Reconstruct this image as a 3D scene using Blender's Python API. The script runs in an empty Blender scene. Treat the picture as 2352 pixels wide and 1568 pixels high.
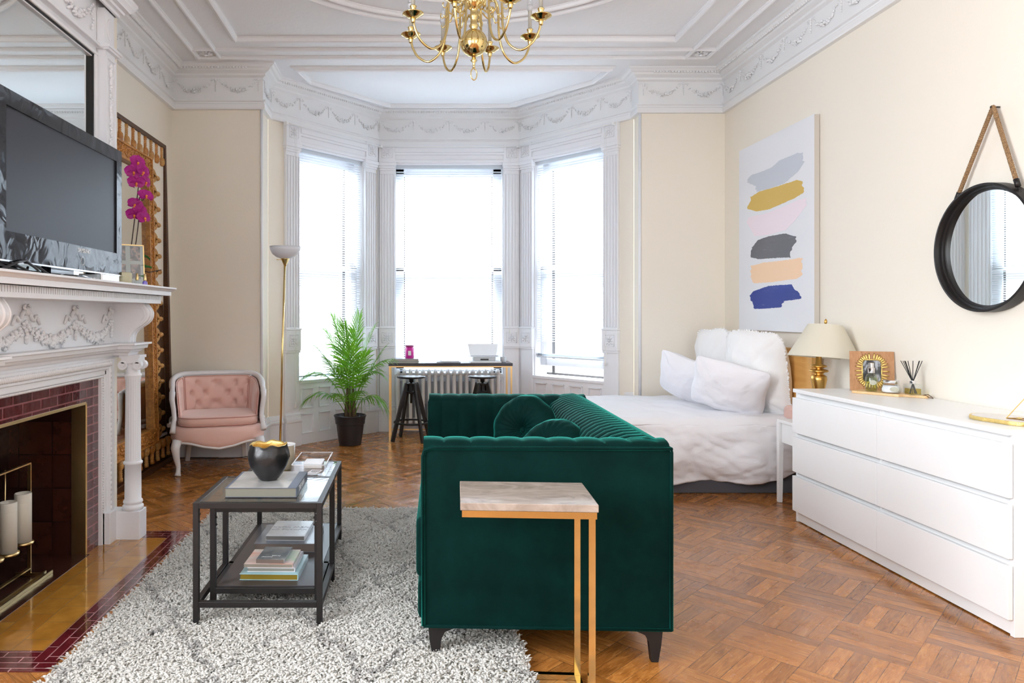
import bpy, math, random
from mathutils import Vector, Matrix, noise
import numpy as np
PI = math.pi
R = math.radians
S = bpy.context.scene
COL = S.collection
random.seed(7)

# ---------------------------------------------------------------- camera, world, lights, exposure
CAM_Z = 1.22
cam_data = bpy.data.cameras.new('camera')
cam = bpy.data.objects.new('camera', cam_data)
COL.objects.link(cam)
cam.location = (0, 0, CAM_Z)
cam.rotation_euler = (R(90), 0, 0)
cam_data.sensor_width = 36
cam_data.lens = 1650 / 2352 * 36
cam_data.shift_x = (1176 - 945) / 2352
cam_data.shift_y = (722 - 784) / 2352
cam_data.clip_start = 0.05
S.camera = cam

S.view_settings.view_transform = 'Standard'
S.view_settings.look = 'None'
S.view_settings.gamma = 1
S.view_settings.use_curve_mapping = False
S.view_settings.exposure = 0.62
S.cycles.use_denoising = True
S.cycles.max_bounces = 12
S.cycles.diffuse_bounces = 5
S.cycles.glossy_bounces = 5
S.cycles.transmission_bounces = 8
S.cycles.transparent_max_bounces = 16
S.cycles.caustics_reflective = False
S.cycles.caustics_refractive = False
S.cycles.sample_clamp_indirect = 4.0

world = bpy.data.worlds.new('daylight')
S.world = world
world.use_nodes = True
_bg = world.node_tree.nodes['Background']
_bg.inputs[0].default_value = (0.93, 0.97, 1.0, 1)
_bg.inputs[1].default_value = 1.2

def area_light(name, loc, rot, sx, sy, power, color=(1, 1, 1), spread=180):
    d = bpy.data.lights.new(name, 'AREA')
    d.shape = 'RECTANGLE'; d.size = sx; d.size_y = sy; d.energy = power; d.color = color
    d.spread = R(spread)
    o = bpy.data.objects.new(name, d); COL.objects.link(o)
    o.location = loc; o.rotation_euler = rot
    return o

# daylight standing outside each of the bay windows, then fill lamps outside made-up windows
BAY = [(-1.29, 6.46), (-.35, 7.52), (1.14, 7.52), (2.0, 6.46)]
for (a, b, pw) in ((BAY[0], BAY[1], 2300), (BAY[1], BAY[2], 2300), (BAY[2], BAY[3], 2300)):
    mx, my = (a[0] + b[0]) / 2, (a[1] + b[1]) / 2
    ux, uy = b[0] - a[0], b[1] - a[1]
    L = math.hypot(ux, uy); nx, ny = -uy / L, ux / L       # outward normal
    # skylight falling steeply onto the blinds from above
    area_light('window_daylight', (mx + nx * 2.5, my + ny * 2.5, 4.25),
               (R(46), 0, math.atan2(uy, ux) + PI), 2.0, 1.5, pw, (.90, .96, 1.0))
XL_ = -2.06
for x in (-1.0, 1.75):  # fill lamps added behind the camera to brighten the room
    area_light('added_rear_fill', (x, -2.5, 1.9), (R(80), 0, 0), 1.5, 2.3, 26, (.97, .98, 1.0))
for y in (-1.05, 1.0):  # stronger fill added from the left, out of view
    area_light('added_side_fill', (XL_ - .5, y, 1.9), (R(72), 0, R(-90)), 1.5, 2.3, 100 if y < 0 else 215, (.95, .975, 1.0))

# ---------------------------------------------------------------- object bookkeeping
def tag(o, label=None, cat=None, group=None, kind=None):
    if label: o['label'] = label
    if cat: o['category'] = cat
    if group: o['group'] = group
    if kind: o['kind'] = kind
    return o

def thing(name, label, cat, loc=(0, 0, 0), rz=0, group=None, kind=None):
    o = bpy.data.objects.new(name, None); COL.objects.link(o)
    o.empty_display_size = .05
    o.location = loc; o.rotation_euler = (0, 0, rz)
    return tag(o, label, cat, group, kind)

def copy_tree(o, parent=None):
    c = o.copy(); COL.objects.link(c)
    if parent is not None:
        c.parent = parent
        c.matrix_parent_inverse = o.matrix_parent_inverse.copy()
    for ch in list(o.children): copy_tree(ch, c)
    return c

# ---------------------------------------------------------------- mesh builder
def rotz(a): return Matrix.Rotation(a, 3, 'Z')
def euler(rx, ry, rz): return (Matrix.Rotation(rz, 3, 'Z') @ Matrix.Rotation(ry, 3, 'Y') @ Matrix.Rotation(rx, 3, 'X'))

class MB:
    def __init__(s): s.v = []; s.f = []; s.m = []; s.mi = 0
    def add(s, vs, fs):
        n = len(s.v)
        s.v += [tuple(p) for p in vs]
        s.f += [tuple(i + n for i in f) for f in fs]
        s.m += [s.mi] * len(fs)
        return s
    def box(s, x0, x1, y0, y1, z0, z1):
        vs = [(x0, y0, z0), (x1, y0, z0), (x1, y1, z0), (x0, y1, z0), (x0, y0, z1), (x1, y0, z1), (x1, y1, z1), (x0, y1, z1)]
        return s.add(vs, [(0, 3, 2, 1), (4, 5, 6, 7), (0, 1, 5, 4), (1, 2, 6, 5), (2, 3, 7, 6), (3, 0, 4, 7)])
    def obox(s, c, size, rot=None):
        c = Vector(c); rot = rot or Matrix.Identity(3)
        hx, hy, hz = size[0] / 2, size[1] / 2, size[2] / 2
        vs = [c + rot @ Vector(p) for p in [(-hx, -hy, -hz), (hx, -hy, -hz), (hx, hy, -hz), (-hx, hy, -hz), (-hx, -hy, hz), (hx, -hy, hz), (hx, hy, hz), (-hx, hy, hz)]]
        return s.add(vs, [(0, 3, 2, 1), (4, 5, 6, 7), (0, 1, 5, 4), (1, 2, 6, 5), (2, 3, 7, 6), (3, 0, 4, 7)])
    def bar(s, a, b, w, h=None, up=(0, 0, 1), w2=None, h2=None):
        a = Vector(a); b = Vector(b); h = h or w; w2 = w2 or w; h2 = h2 or h
        d = (b - a).normalized(); u = Vector(up)
        if abs(d.dot(u)) > .98: u = Vector((0, 1, 0))
        x = d.cross(u).normalized(); y = x.cross(d).normalized()
        vs = []
        for p, ww, hh in ((a, w, h), (b, w2, h2)):
            for i, j in ((-1, -1), (1, -1), (1, 1), (-1, 1)): vs.append(p + x * i * ww / 2 + y * j * hh / 2)
        return s.add(vs, [(3, 2, 1, 0), (4, 5, 6, 7), (0, 1, 5, 4), (1, 2, 6, 5), (2, 3, 7, 6), (3, 0, 4, 7)])
    def tube(s, path, r, seg=8, closed=False, cap=True, flat=1.0):
        P = [Vector(p) for p in path]; n = len(P)
        rr = r if isinstance(r, (list, tuple)) else [r] * n
        rings = []; prev = None
        for i in range(n):
            if closed: d = P[(i + 1) % n] - P[i - 1]
            elif i == 0: d = P[1] - P[0]
            elif i == n - 1: d = P[-1] - P[-2]
            else: d = P[i + 1] - P[i - 1]
            d.normalize()
            if prev is None:
                u = Vector((0, 0, 1)) if abs(d.z) < .9 else Vector((0, 1, 0))
            else: u = prev
            x = (u - d * u.dot(d))
            if x.length < 1e-6: x = d.orthogonal()
            x.normalize(); prev = x; y = d.cross(x)
            rings.append([P[i] + (x * math.cos(2 * PI * k / seg) * flat + y * math.sin(2 * PI * k / seg)) * rr[i] for k in range(seg)])
        vs = [p for ring in rings for p in ring]; fs = []
        for i in range(n if closed else n - 1):
            j = (i + 1) % n
            for k in range(seg):
                k2 = (k + 1) % seg
                fs.append((i * seg + k, i * seg + k2, j * seg + k2, j * seg + k))
        if cap and not closed:
            fs.append(tuple(range(seg - 1, -1, -1))); fs.append(tuple((n - 1) * seg + k for k in range(seg)))
        return s.add(vs, fs)
    def lathe(s, prof, c=(0, 0, 0), seg=24, rot=None, f=None, cap=True):
        c = Vector(c); vs = []; fs = []
        for (r, z) in prof:
            for k in range(seg):
                a = 2 * PI * k / seg
                q = Vector((r * math.cos(a), r * math.sin(a), z))
                if f: q = f(q, a, r, z)
                if rot: q = rot @ q
                vs.append(c + q)
        n = len(prof)
        for i in range(n - 1):
            for k in range(seg):
                k2 = (k + 1) % seg
                fs.append((i * seg + k, i * seg + k2, (i + 1) * seg + k2, (i + 1) * seg + k))
        if cap:
            if prof[0][0] > 1e-5: fs.append(tuple(range(seg - 1, -1, -1)))
            if prof[-1][0] > 1e-5: fs.append(tuple((n - 1) * seg + k for k in range(seg)))
        return s.add(vs, fs)
    def blob(s, c, rx, ry=None, rz=None, rot=None, seg=6, rings=4):
        ry = ry or rx; rz = rz or rx; c = Vector(c)
        vs = [Vector((0, 0, -rz))]
        for i in range(1, rings):
            t = -PI / 2 + PI * i / rings
            for k in range(seg):
                a = 2 * PI * k / seg
                vs.append(Vector((rx * math.cos(t) * math.cos(a), ry * math.cos(t) * math.sin(a), rz * math.sin(t))))
        vs.append(Vector((0, 0, rz)))
        if rot: vs = [rot @ v for v in vs]
        vs = [v + c for v in vs]; fs = []
        for k in range(seg): fs.append((0, 1 + (k + 1) % seg, 1 + k))
        for i in range(rings - 2):
            for k in range(seg):
                a = 1 + i * seg + k; b = 1 + i * seg + (k + 1) % seg
                fs.append((a, b, b + seg, a + seg))
        l = 1 + (rings - 2) * seg; t = len(vs) - 1
        for k in range(seg): fs.append((l + k, l + (k + 1) % seg, t))
        return s.add(vs, fs)
    def prism(s, poly, fn, a, b):
        """poly: 2-D outline; fn(p, q, t) -> 3-D point, extruded from t=a to t=b"""
        n = len(poly)
        vs = [fn(p, q, a) for p, q in poly] + [fn(p, q, b) for p, q in poly]
        fs = [tuple(range(n - 1, -1, -1)), tuple(range(n, 2 * n))]
        fs += [(i, (i + 1) % n, n + (i + 1) % n, n + i) for i in range(n)]
        return s.add(vs, fs)
    def grid(s, fn, nu, nv, closeu=False, closev=False):
        vs = [fn(i / (nu if closeu else nu - 1), j / (nv if closev else nv - 1)) for j in range(nv) for i in range(nu)]
        fs = []
        for j in range(nv if closev else nv - 1):
            for i in range(nu if closeu else nu - 1):
                i2 = (i + 1) % nu; j2 = (j + 1) % nv
                fs.append((j * nu + i, j * nu + i2, j2 * nu + i2, j2 * nu + i))
        return s.add(vs, fs)
    def sweep(s, path, prof, closed=False, side=1):
        """mitred sweep of prof [(inward offset, z)] along a plan polyline; inward = right of travel * side"""
        P = [Vector((p[0], p[1])) for p in path]; n = len(P); nv = len(prof); vs = []
        for i in range(n):
            if closed: d1 = (P[i] - P[i - 1]); d2 = (P[(i + 1) % n] - P[i])
            else:
                d1 = P[i] - P[i - 1] if i > 0 else P[1] - P[0]
                d2 = P[i + 1] - P[i] if i < n - 1 else P[-1] - P[-2]
            d1 = d1.normalized(); d2 = d2.normalized()
            n1 = Vector((d1.y, -d1.x)) * side; n2 = Vector((d2.y, -d2.x)) * side
            m = (n1 + n2); m = m / max(.2, (1 + n1.dot(n2)))
            for (o, z) in prof:
                q = P[i] + m * o; vs.append((q.x, q.y, z))
        fs = []
        for i in range(n if closed else n - 1):
            j = (i + 1) % n
            for k in range(nv - 1):
                fs.append((i * nv + k, j * nv + k, j * nv + k + 1, i * nv + k + 1))
        if not closed:
            fs.append(tuple(range(nv))); fs.append(tuple((n - 1) * nv + k for k in range(nv - 1, -1, -1)))
        return s.add(vs, fs)
    def xf(s, M, start=0):
        for i in range(start, len(s.v)): s.v[i] = tuple(M @ Vector(s.v[i]))
        return s
    def build(s, name, mat, parent=None, smooth=False, bevel=0, world=False, auto=None, subsurf=0, bseg=2):
        v = s.v
        if world and parent is not None:
            root = parent
            while root.parent: root = root.parent
            Mi = (Matrix.Translation(root.location) @ Matrix.Rotation(root.rotation_euler[2], 4, 'Z')).inverted()
            v = [tuple(Mi @ Vector(p)) for p in v]
        me = bpy.data.meshes.new(name)
        me.from_pydata(v, [], s.f)
        mats = mat if isinstance(mat, (list, tuple)) else [mat]
        for m in mats: me.materials.append(m)
        if len(mats) > 1: me.polygons.foreach_set('material_index', s.m)
        me.update()
        import bmesh
        bm = bmesh.new(); bm.from_mesh(me)
        bmesh.ops.recalc_face_normals(bm, faces=bm.faces); bm.to_mesh(me); bm.free()
        if smooth or auto:
            me.polygons.foreach_set('use_smooth', [True] * len(me.polygons))
            if auto: me.set_sharp_from_angle(angle=R(auto))
        o = bpy.data.objects.new(name, me); COL.objects.link(o)
        if parent is not None: o.parent = parent
        if bevel:
            b = o.modifiers.new('bevel', 'BEVEL'); b.width = bevel; b.segments = bseg; b.limit_method = 'ANGLE'; b.angle_limit = R(40)
            b.harden_normals = False
        if subsurf:
            q = o.modifiers.new('sub', 'SUBSURF'); q.levels = subsurf; q.render_levels = subsurf
        return o

def text_mesh(name, body, size, mat, parent, loc, rot, extrude=.0004, align='CENTER', sx=1.0, bold=0):
    cu = bpy.data.curves.new(name, 'FONT'); cu.body = body; cu.size = size; cu.extrude = extrude
    cu.align_x = align; cu.align_y = 'CENTER'; cu.offset = bold
    t = bpy.data.objects.new(name + '_tmp', cu); COL.objects.link(t)
    dg = bpy.context.evaluated_depsgraph_get()
    me = bpy.data.meshes.new_from_object(t.evaluated_get(dg))
    bpy.data.objects.remove(t, do_unlink=True); bpy.data.curves.remove(cu)
    me.transform(Matrix.Translation(loc) @ rot.to_4x4() @ Matrix.Diagonal((sx, 1, 1, 1)))
    me.materials.clear(); me.materials.append(mat)
    o = bpy.data.objects.new(name, me); COL.objects.link(o)
    if parent is not None: o.parent = parent
    return o

def axes(x, y):
    x = Vector(x).normalized(); y = Vector(y).normalized(); z = x.cross(y)
    return Matrix((x, y, z)).transposed()

# ---------------------------------------------------------------- materials
def lin(c):
    return tuple(((u / 255) / 12.92 if u / 255 <= .04045 else ((u / 255 + .055) / 1.055) ** 2.4) for u in c)

class NT:
    """tiny helper to write node graphs as expressions"""
    def __init__(s, m): s.t = m.node_tree; s.n = s.t.nodes; s.l = s.t.links
    def node(s, typ, **kw):
        n = s.n.new(typ)
        for k, v in kw.items(): setattr(n, k, v)
        return n
    def put(s, sock, v):
        if isinstance(v, bpy.types.NodeSocket): s.l.new(v, sock)
        elif isinstance(v, (tuple, list)) and len(v) == 3 and sock.type == 'RGBA': sock.default_value = (*v, 1)
        else: sock.default_value = v
    def math(s, op, a, b=0.0, c=0.0):
        n = s.node('ShaderNodeMath', operation=op)
        s.put(n.inputs[0], a); s.put(n.inputs[1], b); s.put(n.inputs[2], c); return n.outputs[0]
    def coords(s, kind='Object'):
        return s.node('ShaderNodeTexCoord').outputs[kind]
    def mapping(s, vec, scale=(1, 1, 1), rot=(0, 0, 0), loc=(0, 0, 0)):
        n = s.node('ShaderNodeMapping'); s.put(n.inputs[0], vec)
        n.inputs[1].default_value = loc; n.inputs[2].default_value = rot; n.inputs[3].default_value = scale
        return n.outputs[0]
    def noise(s, vec, scale, detail=3, rough=.55, out=0, dist=0):
        n = s.node('ShaderNodeTexNoise'); s.put(n.inputs['Vector'], vec)
        n.inputs['Scale'].default_value = scale; n.inputs['Detail'].default_value = detail
        n.inputs['Roughness'].default_value = rough; n.inputs['Distortion'].default_value = dist
        return n.outputs[out]
    def ramp(s, fac, stops):
        n = s.node('ShaderNodeValToRGB'); s.put(n.inputs[0], fac)
        e = n.color_ramp.elements
        while len(e) < len(stops): e.new(.5)
        for el, (p, c) in zip(e, stops):
            el.position = p; el.color = (*c, 1) if isinstance(c, tuple) else (c, c, c, 1)
        return n.outputs[0]
    def mix(s, fac, a, b, blend='MIX'):
        n = s.node('ShaderNodeMix', data_type='RGBA', blend_type=blend)
        s.put(n.inputs[0], fac); s.put(n.inputs[6], a); s.put(n.inputs[7], b); return n.outputs[2]
    def sep(s, v):
        n = s.node('ShaderNodeSeparateXYZ'); s.put(n.inputs[0], v); return n.outputs
    def comb(s, x, y, z=0.0):
        n = s.node('ShaderNodeCombineXYZ'); s.put(n.inputs[0], x); s.put(n.inputs[1], y); s.put(n.inputs[2], z); return n.outputs[0]
    def bump(s, h, dist=.001, strength=1.0):
        n = s.node('ShaderNodeBump'); s.put(n.inputs['Height'], h)
        n.inputs['Distance'].default_value = dist; n.inputs['Strength'].default_value = strength; return n.outputs[0]

def material(name, color, rough=.5, metal=0.0, bump=None, var=None, **kw):
    m = bpy.data.materials.new(name); m.use_nodes = True
    p = m.node_tree.nodes['Principled BSDF']
    p.inputs['Base Color'].default_value = (*color, 1); p.inputs['Roughness'].default_value = rough; p.inputs['Metallic'].default_value = metal
    for k, v in kw.items():
        key = k.replace('_', ' ')
        p.inputs[key].default_value = (*v, 1) if isinstance(v, tuple) else v
    t = NT(m)
    if bump:
        sc, dist = bump
        t.put(p.inputs['Normal'], t.bump(t.noise(t.coords(), sc, 4), dist))
    if var:
        sc, amt = var
        f = t.noise(t.coords(), sc, 4)
        c2 = tuple(max(0, c * (1 - amt)) for c in color)
        t.put(p.inputs['Base Color'], t.mix(f, color, c2))
    return m

def cloth(name, color, scale=400, dist=.0006, rough=.85, sheen=.2, wr=None):
    m = material(name, color, rough)
    p = m.node_tree.nodes['Principled BSDF']; t = NT(m)
    p.inputs['Sheen Weight'].default_value = sheen
    co = t.coords(); h = t.noise(co, scale, 2)
    if wr: h = t.math('ADD', t.math('MULTIPLY', h, .15), t.noise(co, wr, 5, .6))
    t.put(p.inputs['Normal'], t.bump(h, dist if not wr else dist * 8, .6))
    return m

M = {}
M['ceiling'] = material('ceiling_plaster', (.83, .84, .86), .75, bump=(30, .002))
M['trim'] = material('white_gloss_paint', (.82, .83, .86), .38, bump=(60, .0006))
M['plaster'] = material('white_plaster', (.82, .83, .84), .6, bump=(120, .0008))
M['wall'] = material('cream_wall_paint', (.87, .815, .71), .7, bump=(90, .0007), var=(1.2, .03))
M['white_paint'] = material('white_lacquer', (.86, .87, .87), .3)
M['brass'] = material('polished_brass', (.68, .53, .24), .12, 1.0)
M['brass_satin'] = material('satin_brass', (.75, .56, .27), .28, 1.0)
M['gold_leaf'] = material('gold_leaf', (.85, .62, .22), .3, 1.0, bump=(300, .002))
M['black_metal'] = material('black_brown_steel', (.010, .008, .008), .45, .2)
M['black_plastic'] = material('black_plastic', (.016, .016, .018), .35)
M['gloss_black'] = material('gloss_black', (.01, .01, .013), .06, Coat_Weight=1.0)
M['chrome'] = material('chrome', (.8, .8, .82), .12, 1.0)
M['mirror'] = material('mirror_glass', (.86, .89, .87), .015, 1.0)
M['black'] = material('matt_black', (.008, .008, .008), .7)
M['paper'] = material('paper', (.82, .81, .78), .8)
M['white'] = material('plain_white', (.85, .86, .88), .5)

def glass_mat(name, tint=(1, 1, 1), gloss=.08, rough=.02):
    m = bpy.data.materials.new(name); m.use_nodes = True; t = NT(m)
    t.n.remove(t.n['Principled BSDF']); out = t.n['Material Output']
    tr = t.node('ShaderNodeBsdfTransparent'); tr.inputs[0].default_value = (*tint, 1)
    gl = t.node('ShaderNodeBsdfGlossy'); gl.inputs['Roughness'].default_value = rough
    lw = t.node('ShaderNodeLayerWeight'); lw.inputs[0].default_value = .5
    mx = t.node('ShaderNodeMixShader')
    t.l.new(t.math('ADD', t.math('MULTIPLY', t.math('POWER', lw.outputs[1], 4.0), .8), gloss), mx.inputs[0])
    t.l.new(tr.outputs[0], mx.inputs[1]); t.l.new(gl.outputs[0], mx.inputs[2]); t.l.new(mx.outputs[0], out.inputs[0])
    return m
M['glass'] = glass_mat('clear_glass', (.97, .985, .98))
M['pane'] = glass_mat('window_glass', (.97, .98, 1.0), .05)

def translucent(name, color, fac=.5, rough=.6):
    m = bpy.data.materials.new(name); m.use_nodes = True; t = NT(m)
    p = t.n['Principled BSDF']; p.inputs['Base Color'].default_value = (*color, 1); p.inputs['Roughness'].default_value = rough
    tl = t.node('ShaderNodeBsdfTranslucent'); tl.inputs[0].default_value = (*color, 1)
    mx = t.node('ShaderNodeMixShader'); mx.inputs[0].default_value = fac
    t.l.new(p.outputs[0], mx.inputs[1]); t.l.new(tl.outputs[0], mx.inputs[2]); t.l.new(mx.outputs[0], t.n['Material Output'].inputs[0])
    return m
M['slat'] = translucent('blind_slat', (.82, .87, .91), .14, .4)
M['shade'] = translucent('lamp_shade_fabric', (.86, .82, .70), .35, .8)
M['opal'] = translucent('opal_glass', (.88, .89, .92), .4, .3)
M['wax'] = translucent('candle_wax', (.82, .79, .70), .2, .5)

def parquet():
    m = material('oak_parquet', (.3, .12, .03), .22); t = NT(m); p = t.n['Principled BSDF']
    v = t.mapping(t.coords(), scale=(3.7, 3.7, 3.7), rot=(0, 0, R(45)))
    x, y, z = t.sep(v)[0:3]
    cx = t.math('FLOOR', x); cy = t.math('FLOOR', y)
    fx = t.math('FRACT', x); fy = t.math('FRACT', y)
    par = t.math('MODULO', t.math('ABSOLUTE', t.math('ADD', cx, cy)), 2.0)
    ip = t.math('SUBTRACT', 1.0, par)
    a = t.math('ADD', t.math('MULTIPLY', fx, par), t.math('MULTIPLY', fy, ip))      # across the strips
    b = t.math('ADD', t.math('MULTIPLY', fy, par), t.math('MULTIPLY', fx, ip))      # along the strips
    a5 = t.math('MULTIPLY', a, 5.0); sid = t.math('FLOOR', a5); fa = t.math('FRACT', a5)
    wn = t.node('ShaderNodeTexWhiteNoise', noise_dimensions='3D')
    t.put(wn.inputs[0], t.comb(cx, cy, sid)); rnd = wn.outputs[0]
    gv = t.comb(t.math('ADD', t.math('MULTIPLY', a, 14.0), t.math('MULTIPLY', rnd, 40.0)), t.math('ADD', t.math('MULTIPLY', b, 1.6), cx), t.math('ADD', cy, rnd))
    grain = t.noise(gv, 1.6, 6, .65, dist=1.2)
    col = t.ramp(grain, [(.25, lin((122, 70, 24))), (.5, lin((170, 108, 48))), (.75, lin((202, 142, 76)))])
    tone = t.ramp(rnd, [(0, (.62, .59, .56)), (.5, (.9, .89, .88)), (1, (1.12, 1.12, 1.10))])
    col = t.mix(1.0, col, tone, 'MULTIPLY')
    wear = t.noise(t.coords(), 1.1, 4)
    col = t.mix(t.ramp(wear, [(.45, 0.0), (.7, .35)]), col, lin((146, 98, 56)))
    e1 = t.math('MINIMUM', fa, t.math('SUBTRACT', 1.0, fa)); e2 = t.math('MINIMUM', b, t.math('SUBTRACT', 1.0, b))
    gap = t.math('MAXIMUM', t.math('LESS_THAN', e1, .018), t.math('LESS_THAN', e2, .0045))
    gapv = t.math('MULTIPLY', gap, t.ramp(t.noise(t.coords(), 7, 2), [(.35, .35), (.6, 1.0)]))
    col = t.mix(t.math('MULTIPLY', gapv, .8), col, (.02, .008, .003))
    # paint flecks and scuffs
    fl = t.noise(t.mapping(t.coords(), scale=(1, 2.2, 1), rot=(0, 0, .6)), 55, 3, .7)
    flm = t.math('MULTIPLY', t.math('GREATER_THAN', fl, .70), t.math('GREATER_THAN', wear, .5))
    col = t.mix(t.math('MULTIPLY', flm, .5), col, (.62, .52, .38))
    t.put(p.inputs['Base Color'], col)
    rg = t.ramp(t.noise(t.coords(), 9, 5, .7), [(.3, .12), (.7, .30)])
    rg = t.math('ADD', rg, t.math('MULTIPLY', rnd, .05))
    t.put(p.inputs['Roughness'], rg)
    h = t.math('ADD', t.math('MULTIPLY', grain, .12), t.math('MULTIPLY', gap, -1.0))
    h = t.math('ADD', h, t.math('MULTIPLY', t.noise(t.coords(), 5, 2), .8))
    t.put(p.inputs['Normal'], t.bump(h, .0022, .6))
    p.inputs['Specular IOR Level'].default_value = .7
    return m
M['parquet'] = parquet()

def tiles(name, c1, c2, mortar, bw, bh, rot=(0, 0, 0), off=.5, rough=.1, mort=.004, swap=None, loc=(0, 0, 0)):
    m = material(name, c1, rough, Coat_Weight=.6); t = NT(m); p = t.n['Principled BSDF']
    co = t.coords()
    if swap:
        o = t.sep(co); co = t.comb(o[swap[0]], o[swap[1]], 0.0)
    v = t.mapping(co, rot=rot, loc=loc)
    n = t.node('ShaderNodeTexBrick'); t.put(n.inputs['Vector'], v)
    n.inputs['Color1'].default_value = (*c1, 1); n.inputs['Color2'].default_value = (*c2, 1); n.inputs['Mortar'].default_value = (*mortar, 1)
    n.inputs['Scale'].default_value = 1; n.inputs['Brick Width'].default_value = bw; n.inputs['Row Height'].default_value = bh
    n.inputs['Mortar Size'].default_value = mort; n.inputs['Mortar Smooth'].default_value = .1; n.offset = off
    col = t.mix(t.ramp(t.noise(co, 14, 4), [(.35, 0.0), (.75, .5)]), n.outputs[0], tuple(c * .45 for c in c1))
    t.put(p.inputs['Base Color'], col)
    h = t.math('ADD', t.math('MULTIPLY', n.outputs[1], -1.0), t.math('MULTIPLY', t.noise(co, 18, 2), 1.2))
    t.put(p.inputs['Normal'], t.bump(h, .0025, .6))
    return m
RED1, RED2 = (.12, .012, .016), (.06, .006, .009)
M['tile_wall'] = tiles('oxblood_wall_tile', RED1, RED2, (.30, .11, .12), .15, .0475, swap=(1, 2), mort=.0035, loc=(.03, 0.012, 0))
M['tile_floor_red'] = tiles('oxblood_hearth_tile', RED1, RED2, (.42, .22, .22), .15, .04, rot=(0, 0, R(90)), mort=.0025)
M['tile_floor_red2'] = tiles('oxblood_hearth_tile_end', RED1, RED2, (.42, .22, .22), .15, .04, mort=.0025)
M['tile_yellow'] = tiles('ochre_hearth_tile', lin((188, 132, 52)), lin((172, 112, 40)), (.30, .17, .05), .155, .115, rot=(0, 0, R(90)), mort=.0018, rough=.12)
M['tile_dark'] = tiles('firebox_tile', (.06, .016, .010), (.03, .010, .008), (.01, .005, .004), .17, .17, swap=(0, 2), off=0, mort=.003, rough=.12)
M['tile_dark_y'] = tiles('firebox_back_tile', (.035, .012, .008), (.02, .008, .006), (.006, .004, .004), .17, .17, swap=(1, 2), off=0, mort=.003, rough=.2)
M['tile_dark_f'] = material('sooty_red_tile', (.06, .018, .012), .25, var=(5, .7), bump=(20, .002))

def velvet():
    m = material('emerald_velvet', (.002, .040, .034), .75, Sheen_Weight=.5, Sheen_Roughness=.28, Sheen_Tint=(.04, .80, .62)); t = NT(m); p = t.n['Principled BSDF']
    f = t.noise(t.coords(), 6, 4, .6)
    t.put(p.inputs['Base Color'], t.mix(t.ramp(f, [(.35, 0.0), (.7, 1.0)]), (.0003, .0100, .0086), (.0006, .0175, .0150)))
    t.put(p.inputs['Normal'], t.bump(t.noise(t.coords(), 220, 2), .0008, .5))
    p.inputs['Specular IOR Level'].default_value = .06
    return m
M['velvet'] = velvet()

def wood(name, c1, c2, scale=6, axis=(1, 8, 8), rough=.4):
    m = material(name, c1, rough); t = NT(m); p = t.n['Principled BSDF']
    v = t.mapping(t.coords(), scale=axis)
    t.put(p.inputs['Base Color'], t.ramp(t.noise(v, scale, 6, .6, dist=1.5), [(.3, c2), (.7, c1)]))
    return m
M['carved'] = wood('carved_giltwood', lin((206, 144, 66)), lin((140, 82, 28)), 30, (1, 1, 1), .38)
M['carved_light'] = wood('carved_light_wood', lin((206, 160, 92)), lin((160, 108, 52)), 30, (1, 1, 3), .42)
M['dark_wood'] = wood('dark_wood', lin((84, 48, 16)), lin((52, 28, 10)), 8)
M['maple'] = wood('maple_veneer', lin((226, 176, 104)), lin((206, 150, 80)), 3, (1, .6, 5))
M['frame_wood'] = wood('frame_wood', lin((188, 138, 92)), lin((158, 106, 62)), 9, (8, 8, 1))
M['bamboo'] = wood('bamboo_board', lin((232, 198, 150)), lin((212, 172, 120)), 5, (8, 1, 8))
M['shelf_dark'] = material('dark_shelf', (.05, .042, .045), .3)

def marble():
    m = material('grey_marble', (.5, .45, .4), .25); t = NT(m); p = t.n['Principled BSDF']
    f = t.noise(t.mapping(t.coords(), scale=(1, 2.5, 1), rot=(0, 0, .5)), 5, 6, .6, dist=2.0)
    t.put(p.inputs['Base Color'], t.ramp(f, [(.3, lin((128, 115, 104))), (.5, lin((156, 143, 132))), (.75, lin((178, 167, 156)))]))
    return m
M['marble'] = marble()

def sheet():
    m = material('white_bed_linen', (.84, .84, .87), .85); t = NT(m); p = t.n['Principled BSDF']
    co = t.mapping(t.coords(), scale=(1, 1, 1.3))
    h = t.noise(co, 9, 5, .6, dist=.6)
    n = t.node('ShaderNodeTexNoise', noise_type='RIDGED_MULTIFRACTAL')
    t.put(n.inputs['Vector'], co); n.inputs['Scale'].default_value = 4.5; n.inputs['Detail'].default_value = 4
    h = t.math('ADD', h, t.math('MULTIPLY', n.outputs[0], .35))
    t.put(p.inputs['Normal'], t.bump(h, .008, .7))
    return m
M['sheet'] = sheet()
M['pillow'] = cloth('white_pillowcase', (.85, .85, .89), wr=6, dist=.0022)
M['sham'] = cloth('textured_white_sham', (.84, .83, .82), scale=160, dist=.003)
M['pink'] = cloth('pink_damask', lin((236, 196, 184)), wr=16, dist=.00025, sheen=.5)
M['pink_edge'] = cloth('pink_piping', lin((206, 150, 138)), sheen=.3)
M['paper_grey'] = material('photo_mount', (.42, .47, .47), .6)
def photo_mat():
    m = material('small_photos', (.1, .1, .1), .3); t = NT(m); p = t.n['Principled BSDF']
    t.put(p.inputs['Base Color'], t.ramp(t.noise(t.coords(), 38, 3), [(.35, (.03, .03, .045)), (.5, (.11, .11, .13)), (.62, (.45, .30, .24)), (.7, (.12, .1, .11))]))
    return m
M['photo'] = photo_mat()
M['wax2'] = translucent('cream_wax', (.68, .64, .44), .25, .5)
M['trim_dentil'] = M['trim']  # dentil band shares the plain white trim paint
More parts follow.
